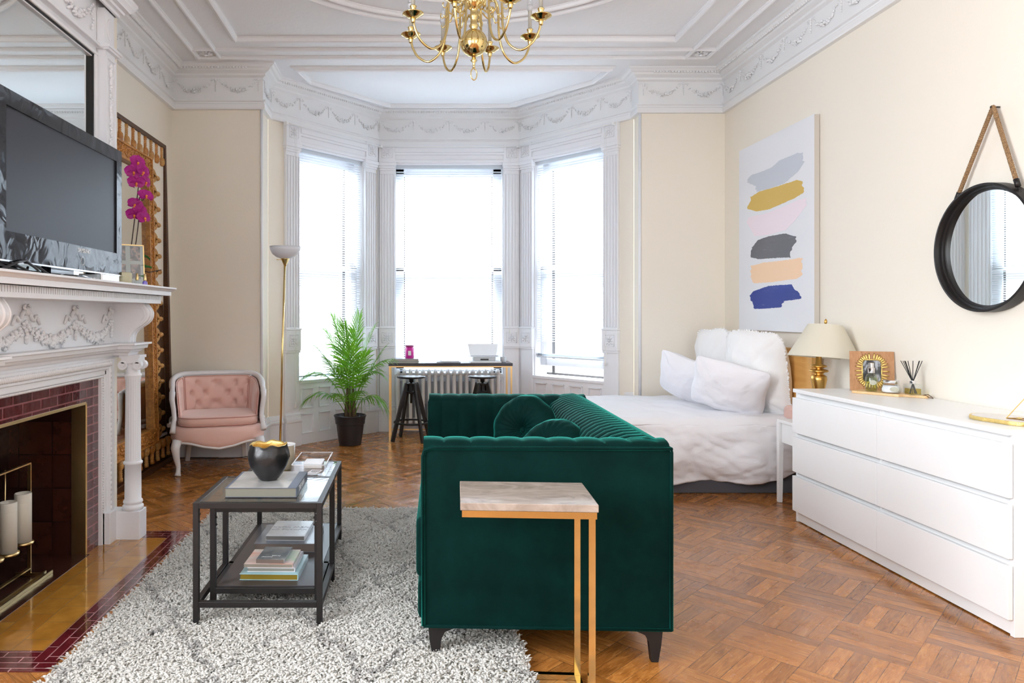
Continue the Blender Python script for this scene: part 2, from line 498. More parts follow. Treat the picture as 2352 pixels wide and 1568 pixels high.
def bezel_mat():
    m = material('piano_black', (.012, .012, .015), .05, Specular_IOR_Level=.28); t = NT(m); p = t.n['Principled BSDF']
    t.put(p.inputs['Normal'], t.bump(t.noise(t.coords(), 8, 2, .5, dist=1.0), .006, .6))
    return m
M['bezel'] = bezel_mat()
M['bowl_black'] = material('black_ceramic', (.012, .012, .013), .33, bump=(14, .004))
M['taupe'] = material('taupe_glass', lin((150, 138, 118)), .12)
M['acrylic'] = glass_mat('acrylic', (.97, .97, .98), .10, .02)
M['chair_white'] = material('painted_chair_frame', (.82, .82, .84), .35, bump=(40, .0008))
M['pot'] = material('black_plant_pot', (.018, .016, .018), .4)
M['ink_soft'] = material('faded_ink', (.28, .28, .30), .5)
M['rad'] = material('radiator_paint', (.84, .83, .81), .45)
M['desk_top'] = material('desk_laminate', (.035, .033, .045), .25)
M['brass_warm'] = material('warm_brass', (.72, .46, .20), .3, 1.0)
M['stool_seat'] = material('stool_seat', (.03, .028, .03), .22, .4)
M['stool_leg'] = material('black_stained_wood', (.018, .015, .014), .4)
M['magenta'] = material('magenta_glass', (.62, .01, .30), .12, Emission_Strength=0.0, Coat_Weight=.8)
M['magenta_dark'] = material('magenta_glass_dark', (.30, .03, .16), .12, Coat_Weight=.8)
M['folder'] = material('grey_folder', (.35, .36, .38), .5)
M['grey_plastic'] = material('grey_plastic', (.55, .56, .58), .4)
M['grey_fabric'] = cloth('grey_bed_base', (.085, .085, .10))
M['canvas'] = material('primed_canvas', (.80, .815, .85), .8, bump=(400, .0008))
M['canvas_edge'] = material('canvas_side', (.56, .52, .46), .8)
def rope_mat():
    m = material('jute_rope', (.30, .17, .08), .85); t = NT(m)
    t.put(t.n['Principled BSDF'].inputs['Base Color'], t.ramp(t.noise(t.coords(), 220, 3), [(.35, (.15, .085, .04)), (.65, (.38, .23, .11))])); return m
M['rope'] = rope_mat()
M['gold_paint'] = material('antique_gold', (.62, .36, .10), .28, 1.0)
def bw():
    m = material('black_white_photo', (.1, .1, .1), .2); t = NT(m)
    t.put(t.n['Principled BSDF'].inputs['Base Color'], t.ramp(t.noise(t.mapping(t.coords(), scale=(1, 1, .6)), 24, 2), [(.42, (.02, .022, .026)), (.52, (.06, .065, .07)), (.60, (.40, .42, .45))])); return m
M['bw_photo'] = bw()
M['glass_green'] = glass_mat('pale_green_glass', (.90, .94, .84), .07)
M['liquid_pale'] = glass_mat('pale_liquid', (.86, .90, .68), .04)
M['oil'] = glass_mat('yellow_oil', (.80, .68, .06), .05)
M['cream_label'] = material('cream_label', (.62, .62, .50), .6, var=(160, .5))
M['marble_white'] = material('white_agate', (.72, .69, .68), .25, var=(9, .12))
M['candle'] = material('candle_sleeve', (.42, .40, .34), .5)
M['bulb'] = glass_mat('bulb_glass', (.95, .96, .97), .12)
# ================================================================ the setting
XL, XR, YB, YBR, YR, ZC = -2.06, 2.74, 6.17, 6.28, -2.0, 3.345
XBR = -1.65                                   # face of the chimney breast
BY0, BY1 = 2.41, 4.05                         # breast along the left wall
FO0, FO1, FZ = 2.82, 3.64, .77                # firebox opening

def struct(name, mb, mat, label=None, parent=None, **k):
    o = mb.build(name, mat, parent, **k)
    if parent is None:
        tag(o, label, {'wall': 'wall', 'floo': 'floor', 'ceil': 'ceiling', 'base': 'baseboard', 'trim': 'moulding'}.get(name[:4], name.split('_')[0]), kind='structure')
    return o

fl = MB(); outline = [(XL - .2, YR - .2), (XR + .2, YR - .2), (XR + .2, 6.5), (2.2, 6.6), (1.3, 7.75), (-.5, 7.75), (-1.5, 6.6), (XL - .2, 6.5)]
fl.prism(outline, lambda x, y, t: (x, y, t), -.12, 0)
struct('floor', fl, M['parquet'], 'oak parquet floor laid in a diagonal basket weave')
ce = MB(); ce.prism(outline, lambda x, y, t: (x, y, t), ZC, ZC + .15)
struct('ceiling', ce, M['ceiling'], 'white plaster ceiling')

wl = MB(); wl.box(XL - .2, XL, 1.75, 6.45, 0, ZC); wl.box(XL - .2, XL, YR - .2, -1.8, 0, ZC); wl.box(XL - .2, XL, -.3, .25, .8, 2.95); wl.box(XL - .2, XL, -1.8, 1.75, 0, .8); wl.box(XL - .2, XL, -1.8, 1.75, 2.95, ZC)  # gaps beside the camera let in the added side fill
struct('wall_left', wl, M['wall'], 'cream wall on the left behind the fireplace')
struct('wall_right', MB().box(XR, XR + .2, YR - .2, 6.45, 0, ZC), M['wall'], 'cream wall on the right with the painting')
struct('wall_back_left', MB().box(XL, BAY[0][0], YB, 6.455, 0, ZC), M['wall'], 'cream wall pier to the left of the bay')
struct('wall_back_right', MB().box(BAY[3][0], XR, YBR, 6.455, 0, ZC), M['wall'], 'cream wall pier to the right of the bay')
br = MB()
br.box(XL, XBR - .01, BY0, FO0 - .02, 0, ZC); br.box(XL, XBR - .01, FO1 + .02, BY1, 0, ZC); br.box(XL, XBR - .01, FO0 - .02, FO1 + .02, FZ + .02, ZC)
struct('wall_chimney', br, M['wall'], 'cream chimney breast above the fireplace')
rw = MB(); y0, y1 = YR - .2, YR
rw.box(XL, XR, y0, y1, 2.95, ZC); rw.box(XL, XR, y0, y1, 0, .8)
for a, b in ((XL, -1.7), (-.3, 1.05), (2.45, XR)): rw.box(a, b, y0, y1, .8, 2.95)
struct('wall_rear', rw, M['wall'], 'cream wall behind the camera with two added fill windows')

# ---------------------------------------------------------------- bay walls with their windows
OZ0, OZ1 = .60, 2.79
WT = .22
def frame_of(a, b):
    """local frame: u along the wall, v outward, z up"""
    a = Vector((*a, 0)); b = Vector((*b, 0)); u = (b - a).normalized(); v = Vector((-u.y, u.x, 0))
    Mx = Matrix(((u.x, v.x, 0, a.x), (u.y, v.y, 0, a.y), (0, 0, 1, 0), (0, 0, 0, 1)))
    return Mx, (b - a).length

def rosette(mb, c, U, Z, N, r, petals=8, lift=.006):
    c = Vector(c); U = Vector(U); Z = Vector(Z); N = Vector(N); rot = Matrix((U, Z, N)).transposed()
    mb.blob(c + N * lift, r * .26, r * .26, .008, rot, 8, 4)
    for k in range(petals):
        a = 2 * PI * k / petals
        L = r * (1.0 if petals != 8 or k % 2 == 0 else 1.2)
        q = rot @ Matrix.Rotation(a, 3, 'Z')
        mb.blob(c + q @ Vector((L * .56, 0, lift * .5)), L * .40, L * .17, .007, q, 6, 4)

def bay_wall(name, idx, a, b, u0, u1, bz, desc, n_pan):
    Mx, L = frame_of(a, b)
    w = MB(); w.box(0, u0, 0, WT, 0, ZC); w.box(u1, L, 0, WT, 0, ZC); w.box(u0, u1, 0, WT, 0, OZ0 - .02); w.box(u0, u1, 0, WT, OZ1 + .02, ZC)
    w.xf(Mx); struct('wall_' + name, w, M['trim'] if idx == 2 else M['wall'], 'cream wall around the %s window' % desc)
    win = thing('window_%d' % idx, 'tall white sash window, the %s one of the bay' % desc, 'window', kind='structure')
    P = lambda mb, nm, mat, **k: mb.xf(Mx).build(nm, mat, win, **k)
    # casing with fluted pilasters
    cs = MB(); og = MB()
    for side, (p0, p1) in enumerate(((max(u0 - .155, .012), u0 + .004), (u1 - .004, min(u1 + .155, L - .012)))):
        cs.box(p0, p1, -.028, 0, 0, 2.98)
        cs.box(p0 - .012, p1 + .012, -.050, 0, 0, .225); cs.box(p0 - .012, p1 + .012, -.062, 0, .225, .25); cs.box(p0 - .008, p1 + .008, -.05, 0, .25, .275); cs.box(p0 - .004, p1 + .004, -.04, 0, .275, .30)
        for z0, z1 in ((1.10, 2.68),):
            W = p1 - p0
            for k in range(4):
                c0 = p0 + W * (.14 + .205 * k)
                cs.box(c0, c0 + W * .105, -.036, -.028, z0, z1)
            cs.box(p0, p0 + W * .06, -.036, -.028, z0, z1); cs.box(p1 - W * .06, p1, -.036, -.028, z0, z1)
            cs.box(p0, p1, -.036, -.028, z0 - .015, z0); cs.box(p0, p1, -.036, -.028, z1, z1 + .012)
        for z0, z1, t, e in ((2.72, 2.74, .042, .004), (2.74, 2.765, .05, .010), (2.765, 2.80, .060, .016), (2.80, 2.985, .052, .008),
                             (.885, 1.075, .048, .006), (1.075, 1.09, .054, .010), (.865, .885, .042, .004)):
            cs.box(p0 - e, p1 + e, -t, 0, z0, z1)
        pc = (p0 + p1) / 2
        for zc, tt in ((2.90, .052), (.98, .048)):
            for du, dz, su, sz in ((-.052, 0, .003, .055), (.052, 0, .003, .055), (0, -.052, .055, .003), (0, .052, .055, .003)):
                og.box(pc + du - su, pc + du + su, -tt - .003, -tt, zc + dz - sz, zc + dz + sz)
            rosette(og, (pc, -tt, zc), (1, 0, 0), (0, 0, 1), (0, -1, 0), .046)
    for z0, z1, t in ((2.78, 2.80, .035), (2.80, 2.83, .05), (2.83, 2.88, .040), (2.88, 2.905, .052), (2.905, 2.95, .062), (2.95, 2.985, .045)):
        cs.box(u0 + .004, u1 - .004, -t, 0, z0, z1)
    # reveal lining, stool and apron panels
    cs.box(u0 - .002, u0 + .014, 0, WT, OZ0 - .02, OZ1 + .02); cs.box(u1 - .014, u1 + .002, 0, WT, OZ0 - .02, OZ1 + .02)
    cs.box(u0, u1, 0, WT, OZ1, OZ1 + .02); cs.box(u0, u1, -.03, WT + .05, OZ0 - .03, OZ0)
    if idx == 1: cs.box(L - .02, L + .004, -.02, 0, 0, 2.98)
    if idx == 3: cs.box(-.004, .02, -.02, 0, 0, 2.98)
    P(cs, 'casing', M['trim'], bevel=.003, bseg=1); P(og, 'rosette', M['trim'], smooth=True)
    pn = MB(); pn.box(u0, u1, -.006, 0, 0, OZ0 - .03)
    W = (u1 - u0) / n_pan; st = .032
    for k in range(n_pan + 1):
        c = u0 + W * k; pn.box(max(u0, c - st), min(u1, c + st), -.022, -.006, 0, OZ0 - .03)
    for z0, z1 in ((0, .10), (.29, .335), (.53, OZ0 - .03)): pn.box(u0, u1, -.0221, -.006, z0, z1)
    for k in range(n_pan):
        for z0, z1 in ((.10, .29), (.335, .53)):
            a0, a1 = u0 + W * k + st, u0 + W * (k + 1) - st
            for q in ((a0, a0 + .012, z0, z1), (a1 - .012, a1, z0, z1), (a0, a1, z0, z0 + .012), (a0, a1, z1 - .012, z1)): pn.box(q[0], q[1], -.027, -.006, q[2], q[3])
    P(pn, 'apron_panel', M['trim'], bevel=.002, bseg=1)
    # two sashes and the outer storm frame
    a0, a1 = u0 + .014, u1 - .014; zm = 1.69
    for nm, v, z0, z1 in (('upper_sash', .125, zm - .02, OZ1), ('lower_sash', .085, OZ0 + (.10 if idx == 3 else 0), zm + .02)):
        s_ = MB(); bt = .045 if nm[0] == 'u' else .07
        s_.box(a0, a0 + .085, v, v + .035, z0, z1); s_.box(a1 - .085, a1, v, v + .035, z0, z1)
        s_.box(a0, a1, v, v + .035, z0, z0 + (bt if nm[0] == 'l' else .032)); s_.box(a0, a1, v, v + .035, z1 - (.09 if nm[0] == 'u' else .032), z1)
        so = P(s_, nm, M['trim'], bevel=.002, bseg=1)
        g = MB().box(a0 + .04, a1 - .04, v + .014, v + .019, z0 + .03, z1 - .03); g.xf(Mx).build('pane', M['pane'], so)
    sf = MB()
    for q in ((a0 + .07, a0 + .095, OZ0, OZ1), (a1 - .095, a1 - .07, OZ0, OZ1), (a0, a1, zm + .01, zm + .028), (a0, a1, OZ0, OZ0 + .02)): sf.box(q[0], q[1], .185, .2, q[2], q[3])
    P(sf, 'storm_frame', M['black_metal'])
    # venetian blind
    bl = thing('venetian_blind', 'white venetian blind %s' % bz[1], 'blind', group=None)
    Q = lambda mb, nm, mat, **k: mb.xf(Mx).build(nm, mat, bl, **k)
    b0, b1 = a0 + .006, a1 - .006; zt, zb = OZ1 - .004, bz[0]
    Q(MB().box(b0, b1, .012, .052, zt - .038, zt), 'headrail', M['slat_solid'], bevel=.002)
    sl = MB(); n = int((zt - .05 - zb) / .0232); rnd = random.Random(idx)
    tilt = R(bz[2])
    for k in range(n):
        z = zb + .02 + k * .0232 + rnd.uniform(-.0006, .0006)
        tl = tilt + rnd.uniform(-.03, .03)
        if k < 6 and idx == 3: z = zb + .012 + k * .004
        pts = []
        for j in (-1, -.33, .33, 1):
            q = j * .0125; h = .0022 * (1 - j * j)
            pts.append((.032 + q * math.cos(tl) - h * math.sin(tl), z - q * math.sin(tl) + h * math.cos(tl)))
        vs = [(uu, v_, z_) for uu in (b0, b1) for (v_, z_) in pts]
        sl.add(vs, [(i, i + 1, i + 5, i + 4) for i in range(3)])
    Q(sl, 'slats', M['slat'], smooth=True)
    Q(MB().box(b0, b1, .020, .045, zb - .006, zb + .006), 'bottom_rail', M['slat_solid'], bevel=.002)
    ld = MB()
    for f in (.09, .5, .91):
        for v in (.019, .045): ld.box(b0 + (b1 - b0) * f - .0008, b0 + (b1 - b0) * f + .0008, v - .0006, v + .0006, zb, zt - .03)
    Q(ld, 'ladder_cord', M['white'])
    return bl
M['slat_solid'] = material('blind_rail', (.62, .68, .74), .35)
Lsl = math.hypot(.94, 1.06)
bay_wall('bay_left', 1, BAY[0], BAY[1], .235 * Lsl, .850 * Lsl, (.635, 'in the left bay window above the palm', 18), 'left', 4)
bay_wall('bay_center', 2, BAY[1], BAY[2], .172, 1.318, (.63, 'in the middle bay window behind the narrow desk', 18), 'middle', 4)
bay_wall('bay_right', 3, BAY[2], BAY[3], .135 * Lsl * .98, .765 * Lsl * .98, (.79, 'in the right bay window, raised above the open sash', 18), 'right', 4)

# curtain rods over the windows and the hanging cords
for (a, b, u0, u1, lab) in ((BAY[0], BAY[1], .14, Lsl - .03, 'over the left bay window'), (BAY[1], BAY[2], .03, 1.46, 'over the middle bay window'), (BAY[2], BAY[3], .03, Lsl - .2, 'over the right bay window')):
    Mx, L = frame_of(a, b)
    t = thing('curtain_rod', 'thin white curtain rod ' + lab, 'curtain rod')
    MB().tube([(u0, -.085, 2.958), ((u0 + u1) / 2, -.085, 2.952), (u1, -.085, 2.958)], .0055, 8).xf(Mx).build('rod', M['white_paint'], t, smooth=True)
    for u in (u0 + .01, u1 - .01): MB().box(u - .012, u + .012, -.092, -.05, 2.945, 2.972).xf(Mx).build('bracket', M['white_paint'], t, bevel=.002)
for (a, b, u, z0, v, lab) in ((BAY[0], BAY[1], .255, .36, -.075, 'on the left jamb of the left bay window'), (BAY[1], BAY[2], 1.37, 1.02, -.075, 'on the right jamb of the middle bay window'), (BAY[2], BAY[3], Lsl * .955 - .24, .75, -.075, 'on the right jamb of the right bay window')):
    Mx, L = frame_of(a, b)
    t = thing('blind_cord', 'pale looped pull cord hanging ' + lab, 'cord')
    MB().tube([(u - .008, v, 2.93), (u - .006, v, z0 + .1), (u, v, z0 + .05)], .0014, 5).tube([(u + .012, v, 2.93), (u + .010, v, z0 + .1), (u + .004, v, z0 + .05)], .0014, 5).xf(Mx).build('cord', M['paper'], t)
    MB().lathe([(.002, .055), (.007, .045), (.009, 0.0), (.004, -.004)], (u, v, z0), 10).xf(Mx).build('tassel', M['paper'], t, smooth=True)

# ---------------------------------------------------------------- crown cornice with swags
PATH = [(XL, YR), (XL, BY0), (XBR, BY0), (XBR, BY1), (XL, BY1), (XL, YB), (BAY[0][0], YB), BAY[0], BAY[1], BAY[2], BAY[3], (BAY[3][0], YBR), (XR, YBR), (XR, YR)]
PROF = [(0, 2.975), (.034, 2.975), (.038, 2.985), (.038, 3.018), (.030, 3.026), (.030, 3.036), (.046, 3.042), (.046, 3.052), (.020, 3.058), (.020, 3.245), (.030, 3.250), (.045, 3.258), (.045, 3.275), (.060, 3.282), (.082, 3.292), (.092, 3.308), (.112, 3.312), (.128, 3.326), (.140, 3.330), (.140, 3.345), (0, 3.345)]
crown = struct('trim_1', MB().sweep(PATH, PROF), M['plaster'], 'white plaster crown cornice with garlands running round the room')
sw = MB(); bd = MB(); rg = random.Random(3)
def garland(mb, O, U, N, W, ztop, drop, r0, r1, nb=15, lay=2):
    """swag of small flowers hanging between two points W apart"""
    U = Vector(U); N = Vector(N); rot = Matrix((U, Vector((0, 0, 1)), N)).transposed()
    for k in range(nb):
        f = (k + .5) / nb; u = W * f
        s = 4 * f * (1 - f); z = ztop - drop * s ** .9; r = r0 + (r1 - r0) * s
        for j in range(lay):
            c = Vector(O) + U * (u + rg.uniform(-1, 1) * r * .7) + N * (r * .30 + rg.uniform(0, .4) * r) + Vector((0, 0, z + rg.uniform(-1, 1) * r * .9))
            mb.blob(c, r * rg.uniform(.5, .85), r * rg.uniform(.45, .8), r * .6, rot @ Matrix.Rotation(rg.uniform(0, 3), 3, 'Z'), 5, 3)
def pendant(mb, O, U, N, ztop, h, r):
    U = Vector(U); N = Vector(N); rot = Matrix((U, Vector((0, 0, 1)), N)).transposed()
    mb.blob(Vector(O) + N * r * .5 + Vector((0, 0, ztop)), r * 1.15, r * 1.15, r * .7, rot, 8, 4)
    for k in range(5):
        f = k / 4
        mb.blob(Vector(O) + N * r * .4 + Vector((0, 0, ztop - r * 1.4 - f * h)), r * (.75 - .5 * f), r * 1.1, r * .5, rot, 5, 4)
    for sgn in (-1, 1):
        for k in range(4):
            mb.blob(Vector(O) + U * sgn * (r * 1.2 + k * r * .9) + N * r * .3 + Vector((0, 0, ztop + .004 - (k % 2) * r * .5)), r * .55, r * .35, r * .3, rot, 5, 3)
def swag_run(mb, p, q, off, z0, pitch=.36, start=0.0):
    p = Vector((*p, 0)); q = Vector((*q, 0)); U = (q - p).normalized(); N = Vector((U.y, -U.x, 0)); L = (q - p).length
    n = max(1, round(L / pitch)); W = L / n
    for k in range(n):
        O = p + U * W * k + N * off
        garland(mb, O + U * W * .06, U, N, W * .88, z0 + .168, .095, .006, .0195)
        c = O + U * W * .5 + Vector((0, 0, z0 + .062)); rosette(mb, c + N * .012, U, (0, 0, 1), N, .019, 5, .010)
        pendant(mb, O if k else O + U * .02, U, N, z0 + .165, .075, .011)
    pendant(mb, p + U * (L - .02) + N * off, U, N, z0 + .165, .075, .011)
for i in range(len(PATH) - 1):
    if i in (0,): continue
    p, q = PATH[i], PATH[i + 1]
    if i == 12: q = (XR, 1.4)
    if math.dist(p, q) > .25: swag_run(sw, p, q, .020, 3.062)
    elif i != 10: pendant(sw, Vector((*p, 0)) + (Vector((*q, 0)) - Vector((*p, 0))) * .5 + Vector(((q[1] - p[1]), -(q[0] - p[0]), 0)).normalized() * .02, (Vector((*q, 0)) - Vector((*p, 0))).normalized(), Vector(((q[1] - p[1]), -(q[0] - p[0]), 0)).normalized(), 3.227, .075, .011)
    # egg and dart row
    P0 = Vector((*p, 0)); U = (Vector((*q, 0)) - P0).normalized(); N = Vector((U.y, -U.x, 0)); L = math.dist(p, q)
    if i >= 4:
        k = .09
        while k < L - .09 and L > .3:
            bd.blob(P0 + U * k + N * .108 + Vector((0, 0, 3.307)), .011, .011, .012, None, 5, 3); k += .026
sw.build('garland', M['plaster'], crown, smooth=True); bd.build('egg_band', M['plaster'], crown, smooth=True)

# ---------------------------------------------------------------- ceiling mouldings
BEAD = [(-.020, 0), (-.020, -.008), (-.014, -.012), (-.010, -.022), (.004, -.026), (.012, -.022), (.016, -.012), (.022, -.010), (.022, 0)]
def bead(mb, pts, closed=True, sc=1.0, prof=BEAD):
    mb.sweep(pts, [(o * sc, ZC + z * sc) for o, z in prof], closed=closed)
cm = MB(); X0, X1, Y0_, Y1_ = XL, XR, 0.3, 6.22
def rect(i): return [(X0 + i, Y0_ + i), (X0 + i, Y1_ - i), (X1 - i, Y1_ - i), (X1 - i, Y0_ + i)]
big = [(-.026, 0), (-.026, -.014), (-.018, -.020), (-.008, -.020), (-.004, -.034), (.012, -.040), (.022, -.034), (.024, -.010), (.030, -.008), (.030, 0)]
bead(cm, rect(.30)); bead(cm, rect(.48)); bead(cm, rect(.70), prof=big)
rr = MB()
for sx, sy in ((0, 0), (0, 1), (1, 0), (1, 1)):
    cx = X0 + .39 if sx == 0 else X1 - .39; cy = Y0_ + .39 if sy == 0 else Y1_ - .39
    for a in (-1, 1):
        x = cx + a * .09; bead(cm, [(x, cy - .11), (x, cy + .11)], False, .95)
        y = cy + a * .09; bead(cm, [(cx - .11, y), (cx + .11, y)], False, .95)
    rosette(rr, (cx, cy, ZC), (1, 0, 0), (0, 1, 0), (0, 0, -1), .062, 10, .022)
struct('trim_2', cm, M['ceiling'], 'white rectangular plaster mouldings on the ceiling'); 
struct('ceiling_rosette', rr, M['ceiling'], parent=bpy.data.objects['trim_2'], smooth=True)
cb = MB(); bead(cb, [(-1.0, 6.17), (-.93, 6.52), (-.22, 7.27), (1.0, 7.27), (1.66, 6.52), (1.72, 6.17)], True, 1.0, big)
bc = MB(); 
struct('trim_3', cb, M['ceiling'], 'white plaster moulding framing the bay ceiling')
md = MB()
for r_, sc in ((1.455, 1.0), (1.385, .8), (1.08, 1.0), (1.0, .8)):
    n = 96; bead(md, [(.335 + r_ * math.cos(-2 * PI * k / n), 3.74 + r_ * math.sin(-2 * PI * k / n)) for k in range(n)], True, sc, big)
md.lathe([(.0, -.03), (.16, -.03), (.2, -.012), (.24, -.02), (.27, 0)], (.335, 3.74, ZC), 48)
struct('trim_4', md, M['ceiling'], 'white plaster rings of the round ceiling medallion', auto=40)

# ---------------------------------------------------------------- baseboards
BP = [(0, 0), (.022, 0), (.022, .225), (.034, .228), (.034, .243), (.024, .25), (.024, .262), (.014, .285), (.006, .30), (0, .30)]
struct('baseboard_left', MB().sweep([(XL, BY1), (XL, YB), (BAY[0][0], YB), BAY[0], (BAY[0][0] + .11 * .94, BAY[0][1] + .11 * 1.06)], BP), M['trim'], 'tall white baseboard behind the pink armchair')
struct('baseboard_right', MB().sweep([(BAY[3][0] - .11 * .86, 6.46 + .11 * 1.06), BAY[3], (BAY[3][0], YBR), (XR, YBR), (XR, YR)], BP), M['trim'], 'tall white baseboard along the right wall')
struct('baseboard_rear', MB().sweep([(XR, YR), (XL, YR), (XL, BY0)], BP), M['trim'], 'white baseboard behind the camera')
# corner beads at the bay opening
struct('trim_5', MB().tube([(BAY[0][0] + .004, YB - .004, .30), (BAY[0][0] + .004, YB - .004, 2.98)], .012, 10), M['trim'], 'white corner bead on the left edge of the bay', smooth=True)
struct('trim_6', MB().tube([(BAY[3][0] - .004, YBR - .004, .30), (BAY[3][0] - .004, YBR - .004, 2.98)], .012, 10), M['trim'], 'white corner bead on the right edge of the bay', smooth=True)
# unseen rear windows, added as openings for the fill lamps
for k, (a, b) in enumerate(((-1.7, -.3), (1.05, 2.45))):
    t = thing('window_%d' % (4 + k), 'unseen white framed window added behind the camera for fill light', 'window', kind='structure')
    f = MB()
    for q in ((a, a + .06, .8, 2.95), (b - .06, b, .8, 2.95), (a, b, .8, .87), (a, b, 2.88, 2.95), (a, b, 1.85, 1.9)): f.box(q[0], q[1], -2.14, -2.08, q[2], q[3])
    f.build('window_frame', M['trim'], t); MB().box(a + .05, b - .05, -2.12, -2.115, .85, 2.9).build('pane', M['pane'], t)

for k, (a, b) in enumerate(((-1.8, -.3), (.25, 1.75))):  # made-up side windows that pass the left fill lamps
    t = thing('window_%d' % (6 + k), 'unseen white framed window added in the left wall for fill light', 'window', kind='structure')
    f = MB()
    for q in ((a, a + .06, .8, 2.95), (b - .06, b, .8, 2.95), (a, b, .8, .87), (a, b, 2.88, 2.95), (a, b, 1.85, 1.9)): f.box(XL - .14, XL - .08, q[0], q[1], q[2], q[3])
    f.build('window_frame', M['trim'], t); MB().box(XL - .12, XL - .115, a + .05, b - .05, .85, 2.9).build('pane', M['pane'], t)
# ================================================================ fireplace (faces +x)
FX = XBR                       # -1.65 plane of the surround
fp = thing('fireplace', 'ornate white mantelpiece with oxblood tiles, fluted columns and garlands', 'fireplace', (FX, 3.23, 0))
B = lambda mb, nm, mat, parent=fp, **k: mb.build(nm, mat, parent, world=True, **k)
YM = 3.23
def halves(mb, nm, mat, fn, cuts=(3.23,)):
    """one part per side of the fireplace"""
    groups = {}
    for f, mi in zip(mb.f, mb.m):
        y = sum(mb.v[i][1] for i in f) / len(f)
        groups.setdefault(sum(y > c for c in cuts), []).append(f)
    for g_, fs_ in groups.items():
        q = MB(); used = sorted({i for f in fs_ for i in f}); ix = {i: n for n, i in enumerate(used)}
        q.add([mb.v[i] for i in used], [tuple(ix[i] for i in f) for f in fs_]); fn(q, nm, mat)
# firebox and tiles
fb = MB(); fb.box(FX - .40, FX - .39, FO0, FO1, 0, FZ); 
B(fb, 'firebox_back', M['tile_dark_y'])
fs = MB(); fs.box(FX - .39, FX - .0095, FO0 - .012, FO0, .004, FZ); fs.box(FX - .39, FX - .0095, FO1, FO1 + .012, .004, FZ)
halves(fs, 'firebox_side', M['tile_dark'], B)
B(MB().box(FX - .39, FX - .0095, FO0 - .01, FO1 + .01, FZ, FZ + .015), 'firebox_top', M['black'])
B(MB().box(FX - .39, FX + .02, FO0 - .0, FO1 + .0, .001, .006), 'firebox_floor', M['tile_dark_f'])
ts = MB(); ts.box(FX - .0094, FX, FO1, 3.79, 0, .90); ts.box(FX - .0094, FX, 2.67, FO0, 0, .90); ts.box(FX - .0094, FX, FO0, FO1, FZ, .90)
B(ts, 'tile_surround', M['tile_wall'])
bf = MB(); bf.box(FX - .07, FX + .002, FO1 - .006, FO1, .006, FZ); bf.box(FX - .07, FX + .002, FO0, FO0 + .006, .006, FZ); bf.box(FX - .07, FX + .002, FO0, FO1, FZ - .006, FZ)
bf.box(FX, FX + .003, FO1, FO1 + .008, .006, FZ); bf.box(FX, FX + .003, FO0, FO1, FZ, FZ + .008)
B(bf, 'brass_trim', M['brass_satin'])
# inner mouldings (mirrored about YM): profile steps round the tiles
ms = MB(); orn = MB()
def mir(mb, x0, x1, y0, y1, z0, z1):
    mb.box(x0, x1, y0, y1, z0, z1); mb.box(x0, x1, 2 * YM - y1, 2 * YM - y0, z0, z1)
XB = FX - .009
mir(ms, XB, FX + .02, 3.785, 3.80, 0, .90); mir(ms, XB, FX + .028, 3.80, 3.825, 0, .925); mir(ms, XB, FX + .045, 3.825, 3.885, 0, .985)
ms.box(XB, FX + .02, 2.66, 3.80, .885, .90); ms.box(XB, FX + .028, 2.64, 3.82, .90, .93); ms.box(XB, FX + .040, 2.60, 3.86, .93, .985)
mir(ms, XB, FX + .055, 3.80, 3.885, 0, .17)
k = 0.175
while k < .90:
    for yy in (3.792, 2 * YM - 3.792): orn.blob((FX + .022, yy, k), .006, .006, .007, None, 5, 3)
    k += .014
k = .19
while k < .93:
    for yy in (3.838, 2 * YM - 3.838): orn.blob((FX + .046, yy, k), .006, .007, .012, None, 5, 3)
    k += .026
y = 2.67
while y < 3.80: orn.blob((FX + .022, y, .893), .006, .005, .006, None, 5, 3); y += .011
eg = MB(); y = 2.63
while y < 3.85: eg.blob((FX + .045, y, .958), .010, .007, .016, euler(R(20), 0, 0), 5, 3); y += .0155
B(eg, 'egg_ornament', M['trim'], smooth=True)
B(ms, 'surround_moulding', M['trim'], bevel=.003, bseg=1)
halves(orn, 'bead_ornament', M['trim'], lambda a, b, c: B(a, b, c, smooth=True), (2.631, 3.829))
# frieze panel
B(MB().box(XB, FX + .03, 2.48, 3.98, .985, 1.30), 'frieze_panel', M['trim'])
